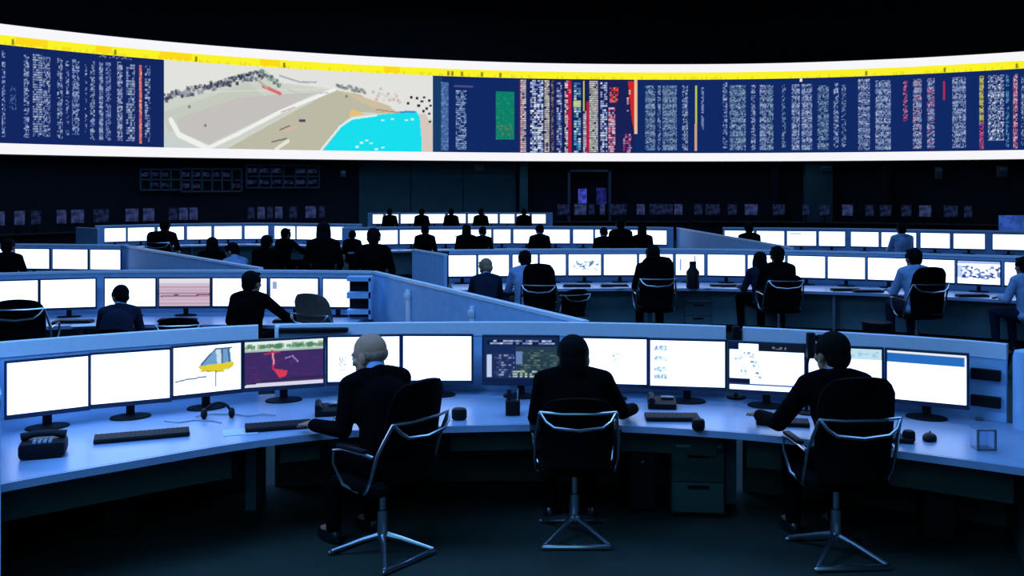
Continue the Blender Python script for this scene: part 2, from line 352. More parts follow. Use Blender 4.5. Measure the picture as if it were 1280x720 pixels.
# slate panels on the wall under the screen, thin ledge above the screen
n = 9
def wall_panel(p0, p1, z0, z1, name, mt, d=1.5, th=.1):
    xs = np.linspace(p0, p1, 8); m = MB(); m.strip([wallpt(x, d) for x in xs], [wallpt(x, d + th) for x in xs], z0, z1); return m.obj(name, mt, sm=False)
t = thing('slate_wall_panelling', 'slate blue wall panelling under the centre of the video wall', 'wall panelling', (*wallpt(542, 1.5), 0))
for a, b in ((441, 508), (509, 576), (577, 645)):
    o = wall_panel(a, b, 0.0, 5.0, 'panel', M['wallt']); o.parent = t; o.location = tuple(-c for c in t.location)
o = MB().box(*wallpt(598, 1.42), zc(209.5) + .02, .42, .14, .30, bev=.02).obj('wall_speaker', M['grey_box']); tag(o, 'small pale grey box high on slate wall panel under the video wall', 'speaker')
def pillar(px, w, mt, name, label, z1=3.4, d=.9):
    x, y = wallpt(px, d); t = thing(name, label, 'pillar', (x, y, 0))
    MB().box(0, 0, z1 / 2, w, .5, z1, bev=.03).obj('shaft', mt, t); MB().box(0, 0, .1, w + .08, .58, .2, bev=.02).obj('plinth', M['wall'], t)
pillar(1031, 1.1, M['wallt'], 'pillar', 'slate blue pillar under the right part of the video wall')
pillar(1118, .35, M['wall'], 'pillar', 'slim dark pillar right of the slate blue pillar')
pillar(975, .3, M['wall'], 'pillar', 'slim dark pillar left of the slate blue pillar')
pillar(655, .35, M['wallt'], 'pillar', 'slim slate pillar right of the slate wall panelling')
for px, y0, wd, hh, lab in ((1038, 207, .5, .24, 'pale box fixed high on the slate blue pillar'), (1181, 209, .26, .5, 'narrow pale box on back wall, middle one of three on the right'), (1262, 209, .38, .42, 'pale box on back wall nearest the right edge'), (426, 214, .2, .25, 'tiny pale box on dark wall left of the slate panelling')):
    x, y = wallpt(px, .55); t = thing('wall_speaker', lab, 'speaker', (x, y, zc(y0) - hh))
    MB().box(0, 0, hh / 2, wd, .16, hh, bev=.02).obj('housing', M['leg'], t); MB().box(0, -.085, hh * .72, wd * .8, .02, hh * .3, bev=.004).obj('grille', M['grey_box'], t); MB().box(0, .55, hh / 2, .08, .95, .08).obj('bracket', M['black'], t)
# dark shelving frames with dim equipment high on the back wall
def rack(px0, px1, y0, y1, lab, cols=4):
    pm = (px0 + px1) / 2; x, y = wallpt(pm, 1.25); w = (px1 - px0) / 30.; z0, z1 = zc(y1), zc(y0)
    dx = W(pm + 10, wallY(pm + 10)) - W(pm - 10, wallY(pm - 10)); dy = wallY(pm + 10) - wallY(pm - 10)
    t = thing('equipment_frame', lab, 'equipment frame', (x, y, z0), math.atan2(dy, dx)); w *= wallY(pm) / 40
    m = MB()
    for i in range(cols + 1): m.box(-w / 2 + w * i / cols, 0, (z1 - z0) / 2, .06, .12, z1 - z0)
    for k in range(3): m.box(0, 0, (z1 - z0) * k / 2, w, .12, .06)
    m.obj('frame', M['leg'], t, sm=False)
    for i in range(cols):
        for k in range(2):
            if rng.random() < .8: MB().box(-w / 2 + w * (i + .5) / cols, .05, (z1 - z0) * (k + .5) / 2, w / cols * .7, .05, (z1 - z0) * .2, bev=.005).obj('panel', M['dimmer'], t)
rack(158, 210, 214, 236, 'dim equipment frame on back wall, leftmost of three')
rack(212, 290, 213, 238, 'dim equipment frame on back wall, middle and widest of three', 6)
rack(296, 392, 208, 234, 'dim equipment frame on back wall, left of the slate panelling', 6)
# framed kiosk with a blue glow, right of centre
x, y = wallpt(738, .7); t = thing('glowing_booth', 'dark framed booth with blue glowing screens below the video wall', 'booth', (x, y, 0))
MB().box(-.86, 0, 1.42, .1, .5, 2.84).box(.86, 0, 1.42, .1, .5, 2.84).box(0, 0, 2.79, 1.8, .5, .1).obj('frame', M['leg'], t, sm=False)
MB().box(0, .1, .5, 1.6, .3, 1.0, bev=.02).obj('base', M['black'], t)
MB().box(-.28, 0, 1.72, .36, .06, .62, bev=.01).obj('screen', emis('booth_blue_screen', (.05, .07, .5), 1, .6, 5), t)
MB().box(.52, 0, 1.72, .42, .06, .7, bev=.01).obj('screen', emis('booth_dark_blue_screen', (.012, .018, .14), 1, .6, 5), t)

# ------------------------------------------------------------------ monitors
def stand_mesh(small):
    m = MB(); m.box(0, .07, .15, .05, .03, .27, bev=.006); m.box(0, .05, .2, .09, .05, .07, bev=.008); return m
def base_mesh():
    m = MB(); m.lathe([(.005, 0), (.13, 0), (.135, .004), (.13, .012), (.04, .02), (.005, .021)], 28, (0, .05, 0), 1, .72); return m
SHARED = {}
def monitor(xl, xr, Yl, Yr, label, screen='white', cv=None, desk_z=.70, zt=1.15, zb=.822, group=None, simple=False, mx=None):
    A = Vector((W(xl, Yl), Yl)); B = Vector((W(xr, Yr), Yr)); w = (B - A).length; c = (A + B) / 2
    rz = math.atan2(B.y - A.y, B.x - A.x)
    t = thing('monitor', label, 'monitor', (c.x, c.y, desk_z), rz, group)
    z0, z1 = zb - desk_z, zt - desk_z; bz = .016
    k = ('casing', round(w, 2), simple, round(z0, 2), round(z1, 2))
    if k not in SHARED:
        m = MB(); zc_ = (z0 + z1) / 2 - .008; hh = z1 - z0
        m.box(0, .018, zc_, w + 2 * bz, .03, hh + 2 * bz + .016, bev=.005)
        if not simple: m.box(0, .045, zc_, w * .62, .03, hh * .62, bev=.01)
        SHARED[k] = m.mesh('casing', True)
    link('casing', SHARED[k], M['bezel'], t)
    if cv is not None:
        me = content_mesh(cv, lambda u, v: (-w / 2 + w * u, 0, z1 - (z1 - z0) * v)); link('screen', me, M['content'], t).location = (0, .0015, 0)
    else:
        k = ('scr', screen, round(w, 2), round(z0, 2), round(z1, 2))
        if k not in SHARED: SHARED[k] = MB().box(0, .003, (z0 + z1) / 2, w, .003, z1 - z0).mesh('screen')
        link('screen', SHARED[k], M[screen], t)
    k = ('stand', round(z0, 2))
    if k not in SHARED:
        m = MB(); m.box(0, .06, (z0 + .1) / 2 + .005, .055, .03, z0 + .1, bev=.006); m.box(0, .045, z0 + .1, .1, .03, .08, bev=.008); SHARED[k] = m.mesh('stand', True)
        SHARED['base'] = base_mesh().mesh('stand_base', True)
    s = link('stand', SHARED[k], M['black'], t); link('stand_base', SHARED['base'], M['black'], s)
    return t
w_ = np.array(WHITE)
def blank(w=40, h=26): return Canvas(w, h, WHITE)
FR = 'monitors on the curved front desk'
def yf(s): return 1200. / s
fm = [(9, 110, 197, 189), (114, 212, 188, 182), (217, 301, 180.5, 174.5), (306, 404, 174, 169.5), (410, 499, 168.7, 167.5), (504, 589, 167.3, 167.5),
      (605, 697, 168.3, 168.8), (715, 808, 169.4, 171), (813, 906, 171.6, 173.5), (912, 1005, 174.5, 178), (1011, 1102, 178.6, 182), (1109, 1208, 182.4, 188.6)]
cvs = {}
c = Canvas(84, 56, WHITE)                                # 3: chart with a blue and yellow drawing
c.poly([(32, 24), (42, 12), (50, 6), (70, 5), (72, 24)], L(110, 160, 205)); c.poly([(52, 6), (58, 6), (60, 24), (54, 24)], L(200, 225, 240)); c.line([(34, 22), (44, 12), (52, 5), (72, 5)], 1.5, L(70, 95, 120))
c.line([(60, 6), (60, 24)], 1.5, L(80, 100, 120)); c.line([(68, 5), (69, 24)], 2, L(80, 100, 130)); c.poly([(29, 24), (76, 22), (74, 28), (60, 32), (36, 31)], L(225, 205, 50)); c.line([(32, 30), (62, 33), (74, 27)], 1.2, L(130, 120, 50))
c.line([(3, 40), (18, 38), (40, 37)], 2, L(110, 110, 110)); c.line([(52, 33), (52, 50)], 1.3, L(140, 140, 135)); c.line([(72, 40), (72, 48)], 1, L(160, 150, 130)); c.line([(3, 26), (28, 25)], 1, L(235, 225, 215)); cvs[2] = c
c = Canvas(96, 56, L(62, 42, 100))                       # 4: purple plot
c.rect(0, 0, 96, 11, L(225, 240, 235))
for i in range(60): x = rng.random() * 96; c.rect(x, 3 + rng.random() * 3, x + 5, 8 + rng.random() * 3, L(70, 130, 90), .6)
c.rect(0, 10, 96, 12.5, L(180, 210, 190), .8)
for i in range(80): x = rng.random() * 96; y = 14 + rng.random() * 36; c.rect(x, y, x + 7, y + 1.2, L(*[(80, 48, 110), (50, 50, 110), (95, 45, 95)][rng.integers(3)]), .6)
c.line([(33, 12), (35, 26), (34, 34), (40, 38), (50, 38)], 2.4, L(185, 50, 90)); c.poly([(34, 34), (44, 36), (52, 38), (50, 44), (42, 46)], L(215, 60, 85)); c.line([(24, 16), (42, 14)], 2, L(170, 50, 90)); c.line([(34, 16), (35, 28)], 2, L(225, 150, 180))
c.line([(50, 22), (58, 20), (64, 27)], 1.6, L(150, 130, 190)); c.rect(0, 51, 96, 56, L(215, 215, 235)); c.line([(0, 52), (60, 47), (96, 47)], 1.4, L(40, 40, 70)); cvs[3] = c
c = Canvas(84, 52, WHITE)
for i in range(16): x = 12 + rng.random() * 9; y = 22 + rng.random() * 15; c.rect(x, y, x + 2, y + 1.8, L(110, 110, 130), .8)
cvs[4] = c
c = Canvas(92, 56, L(20, 42, 88))                        # 7: dark console page
c.rect(4, 4, 90, 10, L(12, 28, 70)); c.speck(8, 4, 88, 10, [L(200, 215, 245), L(140, 160, 205)], .7, 4, 3)
c.rect(4, 22, 10, 50, L(190, 205, 240)); c.rect(12, 20, 38, 50, L(30, 45, 90)); c.speck(13, 22, 38, 50, [L(150, 170, 210), L(60, 85, 140)], .5, 3, 3)
c.rect(40, 12, 91, 50, L(38, 60, 78)); c.speck(42, 16, 90, 48, [L(70, 105, 95), L(50, 80, 88), L(95, 125, 105)], .45, 4, 3); c.rect(40, 18, 48, 34, L(100, 130, 180)); c.speck(36, 42, 80, 50, [L(190, 210, 200)], .5, 3, 3)
c.rect(0, 52, 92, 56, L(15, 30, 70)); cvs[6] = c
c = Canvas(84, 50, WHITE); c.line([(44, 20), (54, 16)], 1, L(160, 160, 165)); c.line([(44, 26), (58, 19)], 1, L(150, 150, 160)); c.line([(46, 14), (50, 26)], 1, L(170, 170, 175)); cvs[7] = c
c = Canvas(92, 52, WHITE)
for y in (6, 18, 30, 38): c.speck(5, y, 21, y + 6.5, [L(105, 120, 155), L(140, 155, 190)], .95, 2.2, 2.2)
for x in range(34, 60, 5): c.rect(x, 8, x + 3, 9, L(235, 240, 245))
cvs[8] = c
c = Canvas(92, 56, WHITE)                                # 10: white page, dark bars, sketchy marks
c.rect(0, 0, 12, 8, L(14, 26, 70)); c.rect(36, 0, 92, 9, L(18, 24, 44)); c.speck(44, 3, 70, 6, [L(120, 130, 150)], .5, 3, 2)
for cx_, cy_ in ((11, 17), (14, 14), (18, 31), (19, 35), (33, 25), (30, 20), (36, 33), (36, 38), (22, 10), (28, 12)):
    c.speck(cx_ - 4, cy_ - 4, cx_ + 4, cy_ + 4, [L(70, 75, 80), L(130, 135, 140)], .75, 1.8, 1.8)
c.rect(0, 42, 26, 48, L(14, 24, 60)); c.rect(0, 48, 92, 49.5, L(40, 60, 120)); cvs[9] = c
c = Canvas(84, 52, WHITE); c.rect(0, 0, 84, 12, L(190, 225, 240)); c.speck(45, 3, 80, 9, [L(150, 200, 225)], .5, 4, 2); cvs[10] = c
c = Canvas(100, 58, WHITE); c.rect(0, 3, 97, 14, L(38, 108, 190)); c.rect(97, 3, 98.5, 14, L(200, 220, 240)); c.rect(0, 0, 100, 3, L(235, 240, 250)); c.speck(14, 22, 26, 30, [L(230, 238, 240)], .5, 2, 2); cvs[11] = c
ftext = ['blank white monitor at the left end of the front desk', 'blank white monitor, second from the left on the front desk', 'monitor showing a blue and yellow drawing on white, front desk',
 'monitor showing a purple plot with a red mark, front desk', 'white monitor behind the bald man on the front desk', 'blank white monitor behind the empty part of the first chair, front desk',
 'dark blue monitor with console windows, left of the middle man, front desk', 'white monitor just right of the middle man on the front desk', 'white monitor with four small text blocks at its left side, front desk',
 'white monitor with dark title bar and sketchy marks, front desk', 'monitor with pale blue header behind the head of the right man', 'large monitor with blue header bar at the right end of the front desk']
for i, (a, b, s0, s1) in enumerate(fm):
    monitor(a, b, yf(s0), yf(s1), ftext[i], cv=cvs.get(i), group=FR)

# ------------------------------------------------------------------ front desk
def PX(px, Y): return (W(px, Y), Y)
edge = spline([PX(-30, 4.95), PX(5, 5.1), PX(160, 5.5), PX(320, 5.95), PX(460, 6.22), PX(640, 6.34), PX(780, 6.32), PX(960, 6.08), PX(1105, 5.76), PX(1280, 5.38), PX(1330, 5.24)], 6)
backp = spline([PX(-12, 6.42), PX(5, 6.5), PX(160, 6.9), PX(320, 7.26), PX(460, 7.38), PX(640, 7.43), PX(780, 7.36), PX(910, 7.2), PX(1080, 6.86), PX(1200, 6.58), PX(1285, 6.34)], 6)
def resample(P, n):
    P = np.array(P); d = np.r_[0, np.cumsum(np.hypot(*np.diff(P, axis=0).T))]; t = np.linspace(0, d[-1], n)
    return [(float(np.interp(q, d, P[:, 0])), float(np.interp(q, d, P[:, 1]))) for q in t]
E = resample(edge, 70); B = resample(backp, 70)
fd = thing('curved_desk', 'long curved pale blue front desk where the three near men sit', 'desk', (0, 6.9, 0))
def under(o, t): o.parent = t; o.location = tuple(-c for c in t.location); return o
EI = offset(E, .022)
BB = offset(B, -.03)
under(MB().strip(EI, BB, .665, .70).obj('worktop', M['desk'], sm=False), fd)
under(MB().strip(E, offset(E, .021), .655, .699).obj('edge_trim', M['desk'], sm=False), fd)
mod = offset(E, .33)
pxi = [p[0] * F / p[1] + CX for p in mod]
i1 = [i for i, v in enumerate(pxi) if v < 292][-1]; i2 = [i for i, v in enumerate(pxi) if v > 332][0]; i3 = [i for i, v in enumerate(pxi) if v < 896][-1]; i4 = [i for i, v in enumerate(pxi) if v > 932][0]
for a, b in ((2, i1 + 1), (i2, 30), (30, i3 + 1), (i4, 56), (56, 67)):
    z0 = .39 if b < 30 or a > 45 else .44
    under(MB().strip(mod[a:b], offset(mod, .02)[a:b], z0, .663).obj('modesty_panel', M['teal'], sm=False), fd)
def at_edge(px):
    return min(range(len(E)), key=lambda i: abs(E[i][0] * F / E[i][1] + CX - px))
for px, q in ((313, 6.72), (914, 6.86)):
    p = PX(px, q)
    under(MB().box(p[0], p[1] + .14, .331, .078, .28, .66, bev=.006).obj('support_panel', M['leg'], sm=False), fd)
for i in (1, 68):
    a = np.array(E[i]); b = np.array(B[i]); t_ = (b - a) / np.linalg.norm(b - a); nrm = np.array([t_[1], -t_[0]]) * .025
    under(MB().strip([tuple(a - nrm), tuple(b * .97 + a * .03 - nrm)], [tuple(a + nrm), tuple(b * .97 + a * .03 + nrm)], 0, .664).obj('end_panel', M['teal'], sm=False), fd)
# slim vertical end screen at the far left of the desk
e = thing('desk_end_screen', 'pale blue upright end panel at the left edge of the front desk', 'panel', (*PX(-6, 5.4), 0))
under(MB().strip([PX(-8, 5.0), PX(-20, 6.4)], [PX(1, 5.0), PX(-11, 6.4)], 0, 1.17).obj('panel', M['part'], sm=False), e)
under(MB().strip([PX(-8.5, 4.98), PX(-20.5, 6.42)], [PX(2, 4.98), PX(-10.5, 6.42)], 1.17, 1.2).obj('cap_rail', M['part'], sm=False), e)
# the partition behind the monitors: left piece and right piece with a gap, cap on each
def partition(P, label, z1=1.22, z0=0.0, th=.05, cp=.03, cat='partition', mt='part'):
    c = P[len(P) // 2]; t = thing('partition', label, cat, (c[0], c[1], 0))
    zz = z0 if z0 else .001
    if cp > .05: under(MB().strip(offset(P, -th / 2), offset(P, th / 2), zz, .66).obj('lower_panel', M['teal'], sm=False), t); zz = .66  # lower section coloured dark to stand in for shade under the desk
    under(MB().strip(offset(P, -th / 2), offset(P, th / 2), zz, z1 - cp).obj('panel', M[mt], sm=False), t)
    under(MB().strip(offset(P, -th / 2 - .008), offset(P, th / 2 + .008), z1 - cp, z1).obj('cap_rail', M['cap'], sm=False), t)
    return t
def cut(P, pa, pb):
    return [p for p in P if pa <= p[0] * F / p[1] + CX <= pb]
Bf = resample(backp, 240)
partition(cut(Bf, -40, 326), 'pale blue curved partition behind the leftmost front monitors', cp=.10)
pr = partition(cut(Bf, 339, 912), 'long pale blue curved partition behind the middle front monitors', cp=.10)
partition(cut(Bf, 926, 1262), 'pale blue curved partition behind the rightmost front monitors', cp=.10)
# slots (open shelf) beside the last monitor
for zc_, nm in ((1.01, 'upper'), (.83, 'lower')):
    q = cut(offset(Bf, -.075), 1208, 1256); o = MB().strip(q, offset(q, .045), zc_ - .035, zc_ + .035).obj('cable_slot', M['black'], sm=False); tag(o, nm + ' black cable slot in the partition right of the last front monitor', 'cable slot')
x, y = PX(1284, 6.25); t = thing('corner_post', 'pale blue rounded corner post at the right end of the front partition', 'post', (x, y, 0))
MB().lathe([(.07, 0), (.085, .01), (.085, 1.16), (.075, 1.2), (.02, 1.215)], 20).obj('shaft', M['part'], t); MB().box(.09, 0, .6, .05, .06, 1.18).obj('wall_clip', M['part'], t, sm=False)
# black post poking over the gap in the partition and another behind the right man
def boom(px, Y, z1, w, lab, lean=0):
    t = thing('camera_stand', lab, 'stand', (*PX(px, Y), .70)); h = z1 - .70
    MB().lathe([(.005, 0), (.07, 0), (.07, .012), (.02, .02), (.005, .021)], 20).obj('base', M['black'], t)
    MB().tube([(0, 0, .01), (0, 0, h * .6), (lean, 0, h - .1)], .014).obj('pole', M['black'], t)
    MB().box(lean, 0, h - .09, w, .05, .18, bev=.015).obj('head', M['black'], t); return t
boom(920, 7.13, 1.235, .06, 'upright black stand in the gap between the front partitions')
boom(1008, 6.65, 1.26, .06, 'upright black stand left of the right man\'s head', .03)
t = thing('sound_bar', 'flat black device on top of the purple plot monitor and its neighbour', 'device', (*PX(392, 7.26), 1.10)); t.location.z = 1.165
t.rotation_euler.z = .04
MB().box(0, 0, .018, .52, .07, .034, bev=.012).obj('housing', M['black'], t); MB().box(-.27, -.01, .0, .03, .06, .10, bev=.006).obj('end_cap', M['cap'], t)

# ------------------------------------------------------------------ small items on the front desk
def keyboard(px, y, wd, rz, label, tilt=0):
    Y = (CAMH - .705) * F / (y - HZ); t = thing('keyboard', label, 'keyboard', (*PX(px, Y), .70), rz, 'keyboards on the front desk')
    MB().box(0, 0, .014, wd, .16, .022, bev=.007).obj('body', M['black'], t)
    rows, n = 5, int(wd / .028)
    m = MB()
    for r in range(rows):
        for k in range(n): m.box(-wd / 2 + wd * (k + .5) / n, -.058 + r * .029, .026, wd / n * .88, .025, .006)
    m.obj('keys', M['key'], t, sm=False); return t
keyboard(178, 546, .56, .36, 'black keyboard in front of the second monitor from the left')
keyboard(348, 534, .42, .30, 'black keyboard beside the bald man\'s hand')
keyboard(840, 523, .36, -.03, 'small black keyboard right of the middle man\'s hand')
keyboard(978, 529, .34, -.22, 'black keyboard in front of the right man\'s left hand')
keyboard(1104, 548, .34, -.3, 'black keyboard half hidden by the right man\'s chair')
def atdesk(px, y, z=.70): Y = (CAMH - z) * F / (y - HZ); return (*PX(px, Y), z)
def mouse(px, y, rz, label, s=1.0, g='mice and knobs on the front desk'):
    t = thing('computer_mouse', label, 'mouse', atdesk(px, y), rz, g)
    MB().ell((0, 0, .012), (.034 * s, .056 * s, .026 * s)).obj('shell', M['black'], t); MB().box(0, .025, .036 * s, .008, .02, .01, bev=.002).obj('scroll_wheel', M['key'], t); return t
mouse(1162, 550, -.5, 'black oval mouse right of the right man\'s keyboard', 1.25)
def puck(px, y, r, h, label, cat='speaker', name='round_speaker', mt='black'):
    t = thing(name, label, cat, atdesk(px, y))
    MB().lathe([(r * .8, 0), (r, h * .15), (r, h * .75), (r * .85, h * .95), (r * .3, h)], 24).obj('body', M[mt], t)
    MB().lathe([(r * .72, 0), (r * .7, .004), (.003, .006)], 24, (0, 0, h * .93)).obj('grille', M['key'], t); return t
puck(574, 524, .052, .075, 'round black device on the desk just right of the first chair')
puck(873, 537, .042, .07, 'round black device at the desk edge above the drawer unit')
puck(1136, 552, .038, .07, 'round black device left of the oval mouse')
# chunky black telephone set at left
t = thing('desk_telephone', 'chunky black telephone set on the far left of the front desk', 'telephone', atdesk(52, 574), .33)
MB().box(0, .08, .05, .25, .19, .09, bev=.025).obj('body', M['black'], t)
mm = MB(); mm.tube([(-.12, .1, .11), (-.05, .1, .125), (.05, .1, .125), (.12, .1, .11)], [.026, .018, .018, .026], 10); mm.obj('handset', M['key'], t)
m = MB()
for a in range(4):
    for b in range(3): m.box(-.04 + a * .028, .005 + b * .03, .098, .018, .018, .012)
m.obj('keypad', M['grey_box'], t, sm=False)
# tangled headset
t = thing('headset', 'headset with tangled cable on the desk under the drawing monitor', 'headset', atdesk(272, 524), .2)
arc = [(.09 * math.cos(a), .02 * math.sin(a) + .02, .012 + .09 * math.sin(a)) for a in np.linspace(0, PI, 14)]
MB().tube(arc, .009).obj('headband', M['black'], t)
for s in (-1, 1): MB().ell((s * .09, .02, .035), (.022, .04, .036)).obj('earcup', M['black'], t)
MB().tube([(-.09, .03, .03), (-.15, .08, .008), (-.05, .13, .008), (.1, .1, .008), (.2, .02, .008), (.3, .05, .008), (.38, .0, .008)], .005).obj('cable', M['grey_box'], t)
o = MB().tube([(0, 0, .004), (.12, -.04, .005), (.2, .02, .005), (.33, .0, .005), (.4, -.05, .005)], .004).obj('charging_cable', M['grey_box']); o.location = atdesk(205, 527); tag(o, 'thin pale cable curling on the desk behind the leftmost keyboard', 'cable')
# desk phones
def phone(px, y, rz, label):
    t = thing('desk_telephone', label, 'telephone', atdesk(px, y), rz)
    MB().box(0, .07, .03, .2, .15, .05, bev=.012, rot=Matrix.Rotation(.2, 3, 'X')).obj('body', M['black'], t)
    MB().tube([(-.075, .0, .06), (-.07, .07, .085), (-.075, .14, .07)], [.024, .016, .024], 10).obj('handset', M['key'], t)
    MB().box(.04, .1, .068, .09, .05, .01, bev=.002).obj('display', M['leg'], t); return t
phone(412, 521, .2, 'black telephone between the bald man and the purple plot monitor')
phone(828, 512, -.1, 'black telephone at the foot of the monitor with four text blocks')
t = thing('desk_organiser', 'upright black organiser under the dark blue console monitor', 'organiser', atdesk(641, 520))
MB().box(0, .04, .05, .10, .08, .10, bev=.006).obj('tray', M['black'], t); MB().box(-.025, .05, .12, .03, .012, .10, bev=.003).obj('folder', M['key'], t); MB().tube([(.03, .03, .08), (.035, .03, .18)], .004).obj('pen', M['grey_box'], t)
t = thing('drinking_glass', 'clear square tumbler on the desk at far right', 'glass', atdesk(1229, 561))
MB().box(0, 0, .005, .10, .08, .01).obj('bottom', M['glass'], t)
MB().box(-.052, 0, .06, .005, .085, .12).box(.052, 0, .06, .005, .085, .12).box(0, .042, .06, .10, .004, .12).box(0, -.042, .06, .10, .004, .12).obj('wall_of_glass', M['glass'], t, sm=False)
MB().box(-.052, -.042, .06, .012, .012, .125).box(.052, -.042, .06, .012, .012, .125).box(0, -.042, .122, .11, .012, .008).obj('dark_rim', M['leg'], t, sm=False)
o = MB().lathe([(.02, 0), (.028, .004), (.028, .014), (.018, .018)], 18).obj('bottle_cap', M['leg']); o.location = atdesk(1224, 525); tag(o, 'small dark round cap on the desk behind the tumbler', 'cap')
def paper(px, y, w, h, rz, label):
    o = MB().box(0, 0, .0015, w, h, .003).obj('paper_sheet', M['paper'], sm=False); o.location = atdesk(px, y); o.rotation_euler.z = rz; tag(o, label, 'paper')
paper(300, 540, .21, .16, .35, 'pale paper sheet at the desk edge between the two left keyboards')
paper(1108, 538, .15, .06, -.3, 'small white paper behind the half hidden keyboard')
# drawer pedestal and computer tower
def pedestal(px, Y, w, h, label, d=.5, rz=0, n=3, mt='teal'):
    t = thing('drawer_unit', label, 'drawer unit', (*PX(px, Y), 0), rz)
    MB().box(0, d / 2 + .02, h / 2 + .03, w, d, h, bev=.006).obj('body', M[mt], t)
    m = MB()
    for sx in (-1, 1):
        for sy in (.08, d - .04): m.lathe([(.018, 0), (.02, .01), (.02, .03), (.012, .035)], 12, (sx * (w / 2 - .05), sy, 0))
    m.obj('castors', M['black'], t)
    hs = [.16] + [(.84) / (n - 1)] * (n - 1); z = h + .02
    for f_ in hs:
        dh = f_ * (h - .02); dr = MB().box(0, .012, z - dh / 2, w - .02, .02, dh - .008, bev=.004).obj('drawer', M[mt], t)
        MB().box(0, -.006, z - .03 if f_ > .2 else z - dh / 2, w * .86 if f_ < .2 else w * .4, .014, .018, bev=.003).obj('handle', M['grey_box'] if f_ < .2 else M['black'], dr); z -= dh
    return t
pedestal(873, 6.56, .36, .52, 'dark drawer unit with a pale top handle under the front desk', rz=-.08)
def tower(px, Y, label, rz=0, w=.2, h=.42):
    t = thing('computer_tower', label, 'computer', (*PX(px, Y), 0), rz)
    MB().box(0, .22, h / 2 + .01, w, .42, h, bev=.01).obj('case', M['black'], t); MB().box(0, .004, h / 2 + .01, w * .9, .012, h * .94, bev=.004).obj('front_panel', M['key'], t); MB().ell((0, -.004, h * .85), (.01, .004, .01)).obj('power_button', M['grey_box'], t)
tower(803, 6.68, 'black computer tower under the front desk left of the drawer unit')
tower(1175, 6.1, 'black computer tower under the right end of the front desk', -.3)
tower(150, 6.2, 'black computer tower under the left part of the front desk', .35)

# ------------------------------------------------------------------ rear desk rows
def row(name, label, pts, depth=1.05, zoff=.35, mod=True, part_label=None, pz=1.22, pedestals=()):
    """pts: (bearing, depth) of monitor line; desk runs from depth-zoff.. in front"""
    P = resample(spline([PX(*p) for p in pts], 8), 40)
    c = P[20]; t = thing('desk_row', label, 'desk', (c[0], c[1], 0))
    A = offset(P, -(depth - zoff)); Bk = offset(P, zoff - .03)
    under(MB().strip(A, Bk, .66, .70).obj('worktop', M['desk'], sm=False), t)
    mp = offset(A, .3)
    for a, b in ((1, 10), (10, 20), (20, 30), (30, 39)): under(MB().strip(mp[a:b + (1 if b < 39 else 0)], offset(mp, .02)[a:b + (1 if b < 39 else 0)], .12, .659).obj('modesty_panel', M['rowp'], sm=False), t)
    for i in (0, 13, 26, 39):
        a = np.array(A[i]) + (np.array(Bk[i]) - np.array(A[i])) * .05; b = np.array(Bk[i]); t_ = (b - a) / np.linalg.norm(b - a); nrm = np.array([t_[1], -t_[0]]) * .02
        under(MB().strip([tuple(a - nrm), tuple(b - nrm)], [tuple(a + nrm), tuple(b + nrm)], 0, .659).obj('support_panel', M['leg'], sm=False), t)
    if part_label: partition(offset(P, zoff), part_label, pz)
    return A
def interp(pts, px): return float(np.interp(px, [p[0] for p in pts], [p[1] for p in pts]))
def mrow(pts, spans, rowname, special={}, far=False, group=None):
    n = len(spans)
    for i, (a, b) in enumerate(spans):
        cv = special.get(i, (None, None))
        lab = f"{cv[1] or 'blank white monitor'}, {ORD[i]} from left {rowname}"
        monitor(a, b, interp(pts, a), interp(pts, b), lab, 'white_far' if far else 'white', cv=cv[0], simple=True, group=group)
L2 = [(-70, 10.9), (0, 11.15), (130, 11.45), (300, 11.5), (456, 11.38)]
row('L2', 'pale desk row on the left directly behind the front partition', L2, part_label='pale blue partition topping the left desk row behind the front desk')
c = Canvas(44, 28, L(205, 190, 205)); c.rect(0, 0, 44, 5, L(225, 222, 232))
for y, cc in ((8, (185, 150, 175)), (11, (200, 160, 185)), (14, (160, 120, 150)), (17, (190, 140, 165)), (20, (205, 165, 185)), (24, (190, 150, 180))): c.rect(0, y, 44, y + 2.4, L(*cc), .8)
c.line([(2, 18), (14, 17), (28, 17.5), (44, 16)], 1.2, L(110, 80, 100))
c2 = blank(); c2.rect(2, 3, 6, 10, L(150, 165, 205)); c2.line([(4, 3), (4, 24)], .9, L(190, 200, 230))
mrow(L2, [(-22, 47), (51, 119), (131, 194), (199, 262), (266, 333), (338, 397), (404, 438)], 'in the second left row',
     {3: (c, 'monitor with pink and grey bands'), 5: (c2, 'white monitor with small corner marks')}, group='monitors in the left row behind the front desk')
# open shelf at the right end of that row
x, y = PX(450, 11.3); t = thing('shelf_unit', 'pale shelf unit with two black openings at the left desk row\'s right end', 'shelf', (x, y, .70))
MB().box(0, .06, .24, .26, .04, .46).obj('back', M['black'], t, sm=False)
MB().box(0, 0, .47, .28, .2, .05).box(0, 0, .28, .28, .2, .07).box(0, 0, .085, .28, .2, .05).box(.13, 0, .24, .03, .2, .48).obj('shelves', M['part'], t, sm=False)
